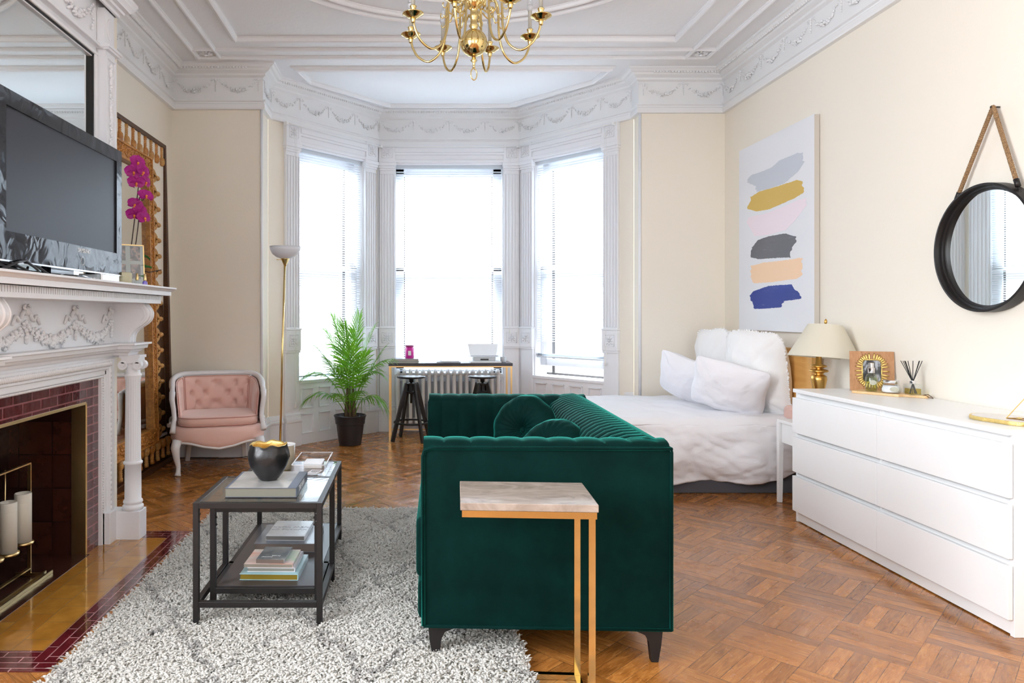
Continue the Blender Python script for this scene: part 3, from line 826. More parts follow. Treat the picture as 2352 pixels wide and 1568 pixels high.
# plinth, column, capital on each side
for yc in (3.935, 2 * YM - 3.975):
    col = B(MB().box(FX, FX + .18, yc - .052, yc + .052, 0, .155), 'plinth', M['trim'], bevel=.003)
    c = (FX + .125, yc, 0)
    prof = [(.052, .155), (.056, .165), (.055, .178), (.048, .184), (.048, .19), (.052, .197), (.05, .207), (.044, .212), (.043, .40), (.05, .405), (.051, .415), (.045, .422)]
    B(MB().lathe(prof, c, 28), 'column_base', M['trim'], smooth=True)
    fl_ = MB(); fl_.lathe([(.0425, .42), (.0425, .43), (.0415, .44), (.039, .86), (.0425, .87), (.0425, .88), (.046, .885), (.046, .893), (.039, .90), (.038, .955)], c, 96,
              f=lambda q, a, r, z: Vector((q.x * (1 - (.07 * max(0, math.cos(a * 20)) if .431 < z < .862 else 0)), q.y * (1 - (.07 * max(0, math.cos(a * 20)) if .431 < z < .862 else 0)), z)))
    B(fl_, 'column', M['trim'], auto=50)
    cp = MB(); cp.box(FX + .07, FX + .18, yc - .05, yc + .05, .985, 1.0); cp.box(FX + .078, FX + .172, yc - .046, yc + .046, .955, .985)
    for sy in (-1, 1):
        for sx in (.165, .085):
            rr_ = [(.024, -.012), (.024, .012)]
            cp.lathe([(0, -.014), (.010, -.014), (.0101, -.010), (.017, -.010), (.0171, -.014), (.025, -.014), (.026, 0), (.025, .014), (.0171, .014), (.017, .010), (.0101, .010), (.010, .014), (0, .014)], (FX + sx, yc + sy * .036, .945), 20, rot=euler(R(90), 0, 0))
    B(cp, 'capital', M['trim'], auto=35)
# lower shelf cornice, stepping out over the columns
def shelf(path, prof, nm, **k):
    return B(MB().sweep(path, prof), nm, M['trim'], **k)
lp = [(XB, 2.44), (FX + .11, 2.44), (FX + .11, 2.565), (FX + .035, 2.565), (FX + .035, 3.895), (FX + .11, 3.895), (FX + .11, 4.02 - .02), (XB, 4.0)]
prof = [(0, 1.0), (.012, 1.0), (.016, 1.012), (.030, 1.02), (.034, 1.03), (.052, 1.034), (.055, 1.052), (.07, 1.056), (.07, 1.066), (-.10, 1.066)]
shelf([(XB, 4.0), (FX + .11, 4.0), (FX + .11, 3.885), (FX + .030, 3.885), (FX + .030, 2.575), (FX + .11, 2.575), (FX + .11, 2.46), (XB, 2.46)][::-1], prof, 'lower_cornice', auto=30)
halves(MB().box(XB, FX + .12, 3.883, 3.99, .998, 1.05).box(XB, FX + .12, 2.47, 2.577, .998, 1.05), 'cornice_block', M['trim'], B)
# scrolled brackets
sc_poly = []
for t_ in range(0, 25):
    f = t_ / 24
    z = 1.066 + f * .215
    x = .118 + .105 / (1 + math.exp(-(f - .42) * 13)) - .035 * max(0, (f - .72) / .28) ** 1.5
    sc_poly.append((x, z))
sc_poly = [(0, 1.066)] + sc_poly + [(0, 1.281)]
for y0 in (3.895, 2 * YM - 3.985):
    o = B(MB().prism(sc_poly, lambda p, q, t: (FX + p, t, q), y0, y0 + .09), 'bracket', M['trim'], bevel=.002, bseg=1)
    e = MB()
    for yy in (y0 + .006, y0 + .045, y0 + .084):
        e.tube([(FX + p + .001, yy, q) for p, q in sc_poly[1:-1]], .0045 if yy != y0 + .045 else .007, 6)
    n_ = 14
    for yy in (y0 - .001,):
        e.tube([(FX + .165 + .038 * math.cos(a_ / 10), yy, 1.22 + .038 * math.sin(a_ / 10)) for a_ in range(-10, 22)], .002, 5)
    e.build('bracket_edge', M['trim'], o, world=True, smooth=True)
# upper shelf
bed = [(0, 1.275), (.10, 1.275), (.115, 1.283), (.20, 1.287), (.215, 1.295), (.215, 1.298)]
B(MB().box(XB, FX + .235, 2.40, 4.06, 1.281, 1.30), 'shelf_soffit', M['trim'])
B(MB().box(XB, FX + .222, 2.385, 4.065, 1.298, 1.326), 'dentil_band', M['trim_dentil'] if 'trim_dentil' in M else M['trim'])
dn = MB(); y = 2.375
while y < 4.062: dn.box(FX + .222, FX + .236, y, y + .0125, 1.300, 1.324); y += .0178
x = FX + .225
while x > FX: dn.box(x - .0125, x, 4.065, 4.078, 1.300, 1.324); x -= .0178
B(dn, 'dentil', M['trim'])
prof = [(0, 1.326), (.016, 1.326), (.016, 1.348), (.022, 1.350), (.030, 1.355), (.036, 1.362), (.040, 1.3635), (.040, 1.372), (-.26, 1.372)]
shelf([(XB, 2.36), (FX + .262, 2.36), (FX + .262, 4.085), (XB, 4.085)][::1], [( o, z) for o, z in prof], 'mantel_shelf', auto=30)
# garlands on the frieze
gm = MB()
def P3(y, z): return (FX + .03, y, z)
N_ = Vector((1, 0, 0)); U_ = Vector((0, -1, 0)); rotF = Matrix((U_, Vector((0, 0, 1)), N_)).transposed()
def flower(c, r):
    for k in range(7):
        a = k * 2.4; q = .55 * r * math.sqrt(k / 7)
        gm.blob(Vector(c) + rotF @ Vector((q * math.cos(a), q * math.sin(a), r * .35)), r * .5, r * .32, r * .35, rotF @ Matrix.Rotation(a, 3, 'Z'), 6, 4)
    for k in range(6):
        a = k * PI / 3
        gm.blob(Vector(c) + rotF @ Vector((r * .75 * math.cos(a), r * .75 * math.sin(a), r * .15)), r * .35, r * .22, r * .2, rotF @ Matrix.Rotation(a, 3, 'Z'), 5, 3)
for (ya, yb) in ((3.88, 3.45), (3.45, 3.01), (3.01, 2.58)):
    W = abs(ya - yb); n = 13
    for k in range(n):
        f = (k + .5) / n; y_ = ya + (yb - ya) * f; s_ = 4 * f * (1 - f); z_ = 1.185 - .085 * s_
        r_ = .014 + .016 * s_ * (1 if k % 2 == 0 else .6)
        flower((FX + .03, y_, z_), r_)
        for j in range(3): gm.blob((FX + .04, y_ + rg.uniform(-1, 1) * r_, z_ + rg.uniform(-1, 1) * r_ * 1.2), .008, .012, .007, euler(rg.uniform(0, 3), 0, 0), 5, 3)
    flower((FX + .03, (ya + yb) / 2, 1.10), .034)
for yk in (3.86, 3.45, 3.01, 2.60):
    for k in range(6): gm.blob((FX + .038, yk + rg.uniform(-1, 1) * .012 * (1 - k / 6), 1.185 - k * .016), .010, .012 * (1 - k / 9), .011, None, 6, 4)
    gm.blob((FX + .04, yk, 1.235), .012, .016, .018, None, 8, 5)
    for sgn in (-1, 1):
        if (yk > 3.8 and sgn > 0) or (yk < 2.7 and sgn < 0): continue
        gm.tube([(FX + .037, yk + sgn * (.008 + t_ * .0125), 1.222 + .016 * math.sin(t_ * 1.35) - t_ * .0038) for t_ in range(9)], [.010, .010, .009, .008, .009, .008, .007, .007, .005], 6)
        gm.tube([(FX + .04, yk + sgn * (.01 + .014 * math.sin(t_ / 8 * PI)), 1.24 + .018 * math.sin(t_ / 4 * PI) * sgn * 0 + .02 * t_ / 8) for t_ in range(9)], .006, 6)
B(gm, 'garland', M['trim'], smooth=True)

# hearth
he = thing('hearth', 'ochre tiled hearth with an oxblood tile border in front of the fireplace', 'hearth', (-1.45, 3.23, 0))
def hb(x0, x1, y0, y1, nm, mat): MB().box(x0 + 1.45, x1 + 1.45, y0 - 3.23, y1 - 3.23, .0005, .004).build(nm, mat, he)
hb(-1.66, -1.33, 2.60, 3.91, 'ochre_tiles', M['tile_yellow'])
hb(-1.33, -1.24, 2.53, 3.98, 'border_tiles', M['tile_floor_red'])
hb(-1.80, -1.33, 2.45, 2.60, 'border_tiles', M['tile_floor_red2']); hb(-1.66, -1.33, 3.91, 4.04, 'border_tiles', M['tile_floor_red2'])
hb(-1.33, -1.24, 2.45, 2.53, 'border_tiles', M['tile_floor_red2']); hb(-1.33, -1.24, 3.98, 4.04, 'border_tiles', M['tile_floor_red2'])

# ---------------------------------------------------------------- overmantel with mirror
om = thing('overmantel', 'white panelled overmantel with a large mirror above the mantel shelf', 'overmantel', (FX, 3.23, 1.372))
B2 = lambda mb, nm, mat, **k: mb.build(nm, mat, om, world=True, **k)
def mir2(mb, x0, x1, y0, y1, z0, z1): mir(mb, x0, x1, y0, y1, z0, z1)
f = MB(); X = XB
mir2(f, X, FX + .018, 3.72, 3.85, 1.373, 2.97); f.box(X, FX + .018, 2.73, 3.73, 2.54, 2.97)
mir2(f, X, FX + .032, 3.683, 3.70, 1.373, 2.555); f.box(X, FX + .032, 2.745, 3.715, 2.555, 2.572)
mir2(f, X, FX + .026, 3.70, 3.725, 1.373, 2.56)
f.box(X, FX + .05, 2.73, 3.73, 2.60, 2.612); f.box(X, FX + .035, 2.73, 3.73, 2.612, 2.63)
B2(f, 'frame', M['trim'], bevel=.003, bseg=1)
pl = MB()
mir2(pl, X, FX + .055, 3.745, 3.865, 1.373, 2.60)
for a, b, c, d in ((3.745, 3.757, 1.42, 2.56), (3.853, 3.865, 1.42, 2.56), (3.745, 3.865, 1.40, 1.42), (3.745, 3.865, 2.56, 2.575)): mir2(pl, FX + .055, FX + .063, a, b, c, d)
for z0, z1, e in ((2.60, 2.612, .02), (2.612, 2.626, .028), (2.626, 2.635, .012)): mir2(pl, X, FX + .055 + e, 3.745 - e / 2, 3.865 + e, z0, z1)
mir2(pl, X, FX + .05, 3.745, 3.865, 2.635, 2.82)
halves(pl, 'pilaster', M['trim'], B2)
cr = [(0, 2.82), (.012, 2.82), (.015, 2.835), (.03, 2.84), (.034, 2.852), (.055, 2.858), (.06, 2.868), (.075, 2.88), (.075, 2.892), (.085, 2.90), (.085, 2.915), (.02, 2.97), (-.06, 2.97)]
B2(MB().sweep([(X, 2.59), (FX + .06, 2.59), (FX + .06, 3.872), (X, 3.872)], cr), 'cornice', M['trim'], auto=30)
g = MB()
for yy in (3.805, 2 * YM - 3.805):
    z = 1.75
    while z < 2.55:
        r = .012 + .006 * math.sin(z * 31)
        g.blob((FX + .060, yy + rg.uniform(-1, 1) * .008, z), .010, r, r, None, 6, 4); g.blob((FX + .058, yy + rg.uniform(-1, 1) * .018, z + .008), .007, .008, .008, None, 5, 3); z += .016
    g.lathe([(.046, 0), (.046, .004), (.040, .006), (.034, .003), (.0, .006)], (FX + .05, yy, 2.725), 20, rot=axes((0, 1, 0), (0, 0, 1.0)) @ Matrix.Diagonal((.62, 1.25, 1)))
for (ya, yb) in ((3.66, 3.26), (3.20, 2.80)):
    garland(g, (FX + .018, ya, 0), (0, -1, 0), (1, 0, 0), ya - yb, 2.80, .115, .009, .020, 22, 3)
    for yy in (ya, yb):
        for k in range(8): g.blob((FX + .028, yy + .012 * math.sin(k * 1.7), 2.80 - k * .018), .008, .007, .009, None, 5, 3)
halves(g, 'garland', M['trim'], lambda a, b, c: B2(a, b, c, smooth=True), (2.72, 3.23, 3.73))
B2(MB().box(FX - .004, FX + .004, 2.775, 3.685, 1.373, 2.555), 'mirror_glass', M['mirror'])
B2(MB().box(FX + .004, FX + .022, 3.672, 3.684, 1.373, 2.556).box(FX + .004, FX + .022, 2.776, 2.788, 1.373, 2.556).box(FX + .004, FX + .022, 2.776, 3.684, 2.545, 2.556), 'mirror_edge', M['black'])

# ---------------------------------------------------------------- television
MZ = 1.372
tv = thing('television', 'black flat screen television on the mantel shelf', 'television', (-1.47, 3.07, MZ), 0)
def V(mb, nm, mat, parent=tv, **k): return mb.build(nm, mat, parent, **k)
W2, H0, H1 = .545, .045, .665        # half width along y, bottom and top above the shelf
V(MB().box(-.065, -.0005, -W2, W2, H0, H1), 'housing', M['gloss_black'], bevel=.006)
bz = MB(); 
for q in ((-W2, W2, H1 - .06, H1), (-W2, W2, H0, H0 + .105), (-W2, -W2 + .06, H0 + .105, H1 - .06), (W2 - .06, W2, H0 + .105, H1 - .06)): bz.box(.0, .012, q[0], q[1], q[2], q[3])
V(bz, 'bezel', M['bezel'])
M['screen'] = material('lcd_screen', (.022, .021, .028), .36)
M['screen'].node_tree.nodes['Principled BSDF'].inputs['Specular IOR Level'].default_value = .2
V(MB().box(.001, .004, -W2 + .06, W2 - .06, H0 + .105, H1 - .06), 'screen', M['screen'])
V(MB().box(-.01, .016, -W2, W2, H0 - .006, H0), 'bottom_strip', M['chrome'])
st = MB(); st.lathe([(.0, 0), (.20, .0), (.20, .008), (.17, .014), (.0, .016)], (-.03, 0, .0005), 40, rot=Matrix.Diagonal((.55, 1.1, 1))); st.box(-.06, -.02, -.10, .10, .012, H0)
V(st, 'stand', M['gloss_black'], smooth=False)
rotT = axes((0, 1, 0), (0, 0, 1))
text_mesh('maker_lettering', 'SAMSUNG', .026, M['white'], tv, (.0125, .13, H0 + .085), rotT, bold=.0004)
lb = MB().lathe([(0, 0), (.019, 0), (.019, .0006), (0, .0006)], (.0122, .115, H0 + .040), 24, rot=rotT)
lab = V(lb, 'energy_sticker', M['white'])
ib = MB(); ib.lathe([(.012, 0), (.0165, 0), (.0165, .0004), (.012, .0004)], (.0130, .115, H0 + .040), 24, rot=rotT); ib.box(.0130, .0134, .109, .121, H0 + .034, H0 + .037); ib.box(.0130, .0134, .110, .120, H0 + .041, H0 + .047)
ib.build('sticker_mark', M['black_plastic'], lab)
cb_ = thing('cable_bundle', 'loose black cables on the mantel under the television', 'cable', (-1.50, 2.75, MZ))
for pts in ([(0, -.20, .045), (.05, -.14, .012), (.07, -.08, .008), (.03, -.01, .006), (.0, .06, .035)], [(-.02, -.16, .05), (.04, -.10, .03), (.06, -.04, .01), (.02, .05, .006), (-.02, .14, .006)],
            [(0, .0, .06), (.05, .05, .03), (.06, .10, .008), (.04, .18, .006), (0, .25, .006)], [(.04, -.19, .01), (.06, -.12, .04), (.05, -.05, .05), (.06, .02, .02), (.03, .08, .006)]):
    P = []
    for i in range(len(pts) - 1):
        for k in range(5): f_ = k / 5; P.append(Vector(pts[i]).lerp(Vector(pts[i + 1]), f_ * f_ * (3 - 2 * f_)))
    MB().tube(P, .005, 7).build('cable', M['black_plastic'], cb_, smooth=True)
box = thing('set_top_box', 'flat silver box under the right end of the television on the mantel', 'media box', (-1.50, 3.455, MZ))
MB().box(-.055, .055, -.10, .10, .0005, .04).build('case', M['chrome'], box, bevel=.004)

# ---------------------------------------------------------------- small things on the mantel shelf
pc = thing('pillar_candle', 'short wide cream candle at the end of the mantel shelf', 'candle', (-1.475, 3.66, MZ))
MB().lathe([(0, 0), (.046, 0), (.049, .004), (.049, .058), (.044, .062), (.038, .056), (0, .053)], (0, 0, .0005), 28).build('candle', M['wax2'] if 'wax2' in M else M['wax'], pc, smooth=True)
MB().tube([(0, 0, .05), (.001, 0, .066)], .0012, 5).build('wick', M['black'], pc)
for x, y, colr, lab in ((-1.43, 3.745, (.62, .50, .18), 'small bottle with a gold cap and clear base on the mantel shelf'), (-1.408, 3.795, (.20, .15, .55), 'small bottle with a gold cap and violet base on the mantel shelf')):
    t = thing('nail_polish_bottle', lab, 'bottle', (x, y, MZ), group=None)
    MB().lathe([(0, 0), (.0125, 0), (.0135, .004), (.0125, .020), (.006, .025), (.006, .028)], (0, 0, .0005), 14).build('bottle', material('polish', colr, .1, Coat_Weight=1.0) if colr[2] > .3 else M['glass'], t, smooth=True)
    MB().lathe([(.0075, .026), (.0085, .030), (.006, .062), (0, .063)], (0, 0, 0), 14).build('cap', M['brass_satin'], t, smooth=True)
pf = thing('photo_frame', 'thin gold framed sheet of four small photos on the mantel shelf', 'picture frame', (-1.545, 3.925, MZ), 0)
PW, PH = .085, .235; tilt = Matrix.Rotation(R(-8), 4, 'X')
pfM = Matrix.Rotation(R(32), 4, 'Z') @ tilt
fr = MB()
for q in ((-PW, -PW + .006, 0, PH), (PW - .006, PW, 0, PH), (-PW, PW, 0, .006), (-PW, PW, PH - .006, PH)): fr.box(q[0], q[1], -.005, .005, q[2], q[3])
fr.box(-.01, .01, .005, .008, .05, .15); fr.xf(pfM).build('frame', M['brass_satin'], pf)
MB().box(-PW + .006, PW - .006, -.001, .001, .006, PH - .006).xf(pfM).build('backing', M['paper_grey'], pf)
ph = MB()
for i in (-1, 1):
    for j in (0, 1): ph.box(i * .038 - .026, i * .038 + .026, -.0025, -.001, .045 + j * .10, .125 + j * .10)
ph.xf(pfM).build('photo', M['photo'], pf)
MB().box(-PW + .006, PW - .006, -.0045, -.0035, .006, PH - .006).xf(pfM).build('glass', M['glass'], pf)

# orchid
oc = thing('orchid', 'magenta orchid on two dark stems in a small pot on the mantel shelf', 'plant', (-1.575, 3.985, MZ))
M['petal'] = translucent('orchid_petal', (.42, .008, .24), .3, .5)
M['orchid_leaf'] = material('orchid_leaf', (.03, .16, .02), .4)
M['stem'] = material('orchid_stem', (.05, .028, .018), .5)
M['lip'] = material('orchid_lip', (.75, .22, .04), .5)
MB().lathe([(0, 0), (.04, 0), (.052, .09), (.048, .09), (.038, .07), (0, .07)], (0, 0, .0005), 24).build('pot', M['white_paint'], oc, smooth=True)
lf = MB()
for a, L, h in ((R(8), .13, .04), (R(50), .115, .05), (R(28), .12, .10), (R(90), .07, .05), (R(-8), .10, -.02)):
    d = Vector((math.cos(a), math.sin(a), 0)); s_ = Vector((-d.y, d.x, 0))
    def fn(u, v, d=d, s_=s_, L=L, h=h):
        w = .026 * math.sin(PI * min(1, .08 + v * .92)) ** .7
        return Vector((0, 0, .07)) + d * (v * L) + s_ * ((u - .5) * 2 * w) + Vector((0, 0, h * math.sin(v * 2.2) + .012 * abs(u - .5) * 2))
    lf.grid(fn, 5, 9)
lf.build('leaf', M['orchid_leaf'], oc, smooth=True)
def bez(p0, p1, p2, n=14):
    p0, p1, p2 = Vector(p0), Vector(p1), Vector(p2)
    return [p0 * (1 - t) ** 2 + p1 * 2 * t * (1 - t) + p2 * t * t for t in [i / (n - 1) for i in range(n)]]
s1 = bez((.0, 0, .07), (.035, .02, .38), (.075, -.01, .66)); s2 = bez((.012, .01, .07), (.06, .03, .35), (.062, .01, .50))
sm = MB().tube(s1, [.0032] * 10 + [.0028, .0025, .002, .0018], 6).tube(s2, .003, 6)
sm.tube([(.06, .01, .49), (.085, 0, .48), (.10, -.01, .495)], .0018, 5).tube([(.04, 0, .55), (.02, .0, .56), (.01, -.01, .575)], .0018, 5)
sm.tube([(.03, .04, .10), (.10, .05, .085), (.16, .08, .10)], .003, 5)
sm.build('stem', M['stem'], oc, smooth=True)
def orchid_flower(c, face, r, roll):
    face = Vector(face).normalized(); up = Vector((0, 0, 1)); x = face.cross(up).normalized(); y = x.cross(face)
    rot = Matrix((x, y, face)).transposed() @ Matrix.Rotation(roll, 3, 'Z')
    mb = MB()
    for a, L, w in ((90, 1.0, .42), (210, .95, .36), (330, .95, .36), (15, 1.1, .62), (165, 1.1, .62)):
        q = rot @ Matrix.Rotation(R(a), 3, 'Z')
        def fn(u, v, q=q, L=L, w=w):
            ww = w * math.sin(PI * min(1, .1 + v * .9)) ** .6
            return Vector(c) + q @ Vector((v * L * r, (u - .5) * 2 * ww * r, .12 * r * math.sin(v * 3) - .18 * r * v * v + .08 * r * (abs(u - .5) * 2) ** 2))
        mb.grid(fn, 5, 7)
    fo = mb.build('flower', M['petal'], oc, smooth=True)
    MB().blob(Vector(c) + rot @ Vector((0, -.18 * r, .18 * r)), r * .16, r * .22, r * .2, rot, 6, 4).blob(Vector(c) + rot @ Vector((0, -.42 * r, .15 * r)), r * .1, r * .16, r * .1, rot, 6, 4).build('lip', M['lip'], fo, smooth=True)
for c, fc, r, ro in (((.060, -.01, .69), (1, -.9, .1), .044, .2), ((.045, -.03, .635), (.5, -1, -.2), .046, -.1), ((.085, .0, .64), (1, -.6, -.1), .044, .3), ((.06, -.03, .575), (.6, -1, -.3), .046, 0), ((.095, .01, .585), (1, -.4, 0), .040, .2),
                     ((.105, -.01, .505), (.8, -.8, .5), .044, .1), ((.05, -.02, .455), (.5, -1, .2), .042, .4), ((.045, -.02, .40), (.5, -1, -.3), .044, 0), ((.09, .0, .385), (1, -.6, .2), .044, -.2), ((.065, .01, .425), (.7, -.8, 0), .038, .1)):
    orchid_flower(c, fc, r, ro)

# ---------------------------------------------------------------- candle holder in the firebox
ch = thing('candle_holder', 'brass framed fireplace candle stand inside the firebox', 'candle holder', (-1.78, 3.05, .006))
hf = MB(); yb, ya = .30, -.30
for q in ((-.008, .008, yb - .006, yb, 0, .525), (-.008, .008, ya, ya + .006, 0, .525), (-.008, .008, ya, yb, .519, .525), (-.008, .008, ya, yb, .03, .036), (.06, .068, ya, yb + .02, .0005, .014), (.085, .093, ya, yb + .03, .0005, .014), (-.06, .068, ya, ya + .01, .0005, .012), (-.06, .068, yb - .01, yb, .0005, .012)): hf.box(*q)
hf.build('frame', M['brass_satin'], ch)
for i, (y, h) in enumerate(((.205, .175), (.085, .165), (-.035, .175), (-.155, .165), (-.25, .175))):
    MB().lathe([(0, 0), (.043, 0), (.045, .004), (.045, .010), (0, .012)], (0.02, y, h), 28).tube([(-.03, y - .055, h - .02), (-.03, y - .055, .52)], .003, 6).bar((-.03, y - .055, h), (0.0, y, h + .002), .006, .004).build('cup', M['brass_satin'], ch, smooth=True)
for i, (y, h, H) in enumerate(((.205, .187, .215), (.085, .177, .215), (-.035, .187, .215), (-.155, .177, .215), (-.25, .187, .215))):
    words = ('second white pillar candle from the left post', 'tall white pillar candle', '', '', '')
    labs = ('white pillar candle at the right end of the brass stand in the firebox', 'white pillar candle next to the right-end one on the firebox stand', 'white pillar candle in the middle of the brass firebox stand', 'white pillar candle on the low cup left of the middle of the firebox stand', 'white pillar candle at the left end of the brass firebox stand')
    if i > 1: continue
    c = thing('pillar_candle', labs[i], 'candle', (-1.76, 3.05 + y, .006 + h), group='white candles in the firebox')
    MB().lathe([(0, 0), (.036, 0), (.036, H), (.033, H + .004), (.030, H - .006), (0, H - .010)], (0, 0, .0005), 28).build('wax', M['wax'], c, smooth=True)
    MB().lathe([(.0362, H * .83), (.0366, H * .835), (.0362, H * .84)], (0, 0, 0), 28, cap=False).tube([(0, 0, H - .01), (.001, 0, H + .006)], .001, 5).build('wick', M['wax'], c)
# ================================================================ rug
def rug_mat(pile):
    m = material('shag_pile' if pile else 'rug_backing', (.80, .77, .70), .9, Sheen_Weight=.5); t = NT(m); p = t.n['Principled BSDF']
    o = t.sep(t.coords()); nz = t.math('MULTIPLY', t.math('SUBTRACT', t.noise(t.coords(), 6, 2), .5), .16)
    def line(sgn):
        d = t.math('ADD', t.math('ADD', o[0], t.math('MULTIPLY', o[1], .62 * sgn)), nz)
        f = t.math('FRACT', t.math('ADD', t.math('MULTIPLY', d, 1 / .52), 10.0))
        return t.math('LESS_THAN', t.math('ABSOLUTE', t.math('SUBTRACT', f, .5)), .040)
    ln = t.math('MAXIMUM', line(1), line(-1))
    ln = t.math('MULTIPLY', ln, t.ramp(t.noise(t.coords(), 26, 2), [(.44, 0.0), (.56, .8)]))
    base = t.mix(t.noise(t.coords(), 16, 3), (.99, .98, .95), (.95, .93, .88))
    cc = t.mix(t.math('MULTIPLY', ln, .6), base, (.36, .34, .33)); t.put(p.inputs['Base Color'], cc)
    if pile:
        tl = t.node('ShaderNodeBsdfTranslucent'); t.put(tl.inputs[0], cc); mx = t.node('ShaderNodeMixShader'); mx.inputs[0].default_value = .58
        t.l.new(p.outputs[0], mx.inputs[1]); t.l.new(tl.outputs[0], mx.inputs[2]); t.l.new(mx.outputs[0], t.n['Material Output'].inputs[0])
    return m
rug = thing('rug', 'cream shag rug with broken grey diamond lines under the sofa and coffee tables', 'rug', (-.40, 3.22, 0))
RW, RL = .80, 1.21
MB().box(-RW, RW, -RL, RL, .001, .012).build('backing', rug_mat(False), rug)
def shag():
    rs = np.random.RandomState(5); n = 78000
    x = rs.uniform(-RW, RW, n); y = rs.uniform(-RL, RL, n)
    # tufts gather in small clumps
    x = x + .010 * np.sin(y * 170 + 3 * np.sin(x * 90)); y = y + .010 * np.sin(x * 150 + 2 * np.sin(y * 110))
    a = rs.uniform(0, 2 * PI, n); lean = rs.uniform(.004, .018, n); h = rs.uniform(.013, .025, n) ; w = rs.uniform(.0026, .0042, n)
    edge = np.maximum(np.abs(x) / RW, np.abs(y) / RL) > .985
    lean = np.where(edge, lean * 1.3, lean)
    ex = np.cos(a); ey = np.sin(a); tw = rs.uniform(0, 2 * PI, n)
    lev = [(0, 0, .8), (.5, .3, 1.15), (.9, .85, 1.55), (1.02, 1.25, .95)]
    V = np.zeros((n, 12, 3), np.float32)
    for i, (fz, fl_, fw) in enumerate(lev):
        for k in range(3):
            an = tw + k * 2 * PI / 3 + i * .8
            V[:, i * 3 + k, 0] = x + ex * lean * fl_ + np.cos(an) * w * fw
            V[:, i * 3 + k, 1] = y + ey * lean * fl_ + np.sin(an) * w * fw
            V[:, i * 3 + k, 2] = .011 + h * fz * (1 - .25 * (lean / .03) * fz)
    F = []
    for i in range(3):
        for k in range(3):
            k2 = (k + 1) % 3; F.append((i * 3 + k, i * 3 + k2, i * 3 + 3 + k2, i * 3 + 3 + k))
    F = np.array(F, np.int32)
    tops = (np.array([9, 10, 11], np.int32)[None] + (np.arange(n, dtype=np.int32) * 12)[:, None]).reshape(-1)
    quads = (F[None] + (np.arange(n, dtype=np.int32) * 12)[:, None, None]).reshape(-1)
    me = bpy.data.meshes.new('pile'); nf = n * 9
    me.vertices.add(n * 12); me.vertices.foreach_set('co', V.reshape(-1))
    me.loops.add(nf * 4 + n * 3); me.loops.foreach_set('vertex_index', np.concatenate([quads, tops]))
    me.polygons.add(nf + n); me.polygons.foreach_set('loop_start', np.concatenate([np.arange(nf, dtype=np.int32) * 4, nf * 4 + np.arange(n, dtype=np.int32) * 3]))
    me.polygons.foreach_set('loop_total', np.concatenate([np.full(nf, 4, np.int32), np.full(n, 3, np.int32)]))
    me.polygons.foreach_set('use_smooth', np.ones(nf + n, bool)); me.update(calc_edges=True)
    me.materials.append(rug_mat(True))
    o = bpy.data.objects.new('pile', me); COL.objects.link(o); o.parent = rug; o['kind'] = 'stuff'
shag()

# ================================================================ sofa (front faces -x in its own frame; y runs away from the camera)
sofa = thing('sofa', 'emerald green velvet channel tufted sofa on slim black legs', 'sofa', (.030, 2.53, 0), R(-2.2))
SD, SL_, SH = .88, 1.56, .775
VT = M['velvet']
def ribs(fn_prof, length, pitch, amp, nseg=10, start=0.0):
    """fn_prof(s)->(p, q, np, nq, mask); returns a grid function along the length with scalloped ribs"""
    pass
def rib_h(c, pitch, off=0.0):
    f = ((c + off) / pitch) % 1.0
    return math.sqrt(max(0, 1 - (2 * f - 1) ** 2)) ** .8
# near and far arms: cross-section in (y, z), swept along x, ribbed on top and on the inner side
def arm(y_out, sgn, nm):
    T = .165
    pr = [(0, .12), (0, .30), (0, .50), (0, .74), (.004, .757), (.012, .768), (.035, .775), (.07, .776), (.105, .772), (.135, .760), (.150, .742), (.152, .72), (.150, .60), (.148, .48), (.148, .30)]
    mask = [0, 0, 0, 0, 0, 0, .7, 1, 1, 1, 1, 1, 1, .6, 0]
    mb = MB(); pitch = .094; nx = 9 * 12 + 1
    nrm = []
    for i in range(len(pr)):
        a = pr[max(0, i - 1)]; b = pr[min(len(pr) - 1, i + 1)]; d = (b[0] - a[0], b[1] - a[1]); l = math.hypot(*d); nrm.append((-d[1] / l, d[0] / l))
    for i in range(len(nrm)):
        if i < 4: nrm[i] = (0, 0)
    def fn(u, v):
        i = min(len(pr) - 1, round(v * (len(pr) - 1))); x = .012 + u * (SD - .022)
        hh = rib_h(x, pitch, .01) * .009 * mask[i]
        # front edge rolls round
        return (x, y_out + sgn * (pr[i][0] + nrm[i][0] * hh), pr[i][1] + nrm[i][1] * hh - (.006 if mask[i] else 0))
    mb.grid(fn, nx, len(pr))
    # front and back caps
    for x in (.012, SD - .010):
        vs = [(x, y_out + sgn * p, q) for p, q in pr]; mb.add(vs, [tuple(range(len(vs)))])
    o = mb.build(nm, VT, sofa, smooth=True, auto=45)
    # piping along the outer edges
    pp = MB(); yo = y_out - sgn * .002
    pp.tube([(.012, yo, .125), (.010, yo, .72), (.016, yo, .742), (.04, yo, .751), (.84, yo, .753), (SD - .006, yo, .753), (SD - .006, yo, .74), (SD - .006, yo, .125)], .0065, 8)
    pp.tube([(.012, yo, .124), (SD - .006, yo, .124)], .006, 8)
    pp.build('piping', VT, o, smooth=True)
    return o
arm(0.0, 1, 'armrest'); arm(SL_, -1, 'armrest')
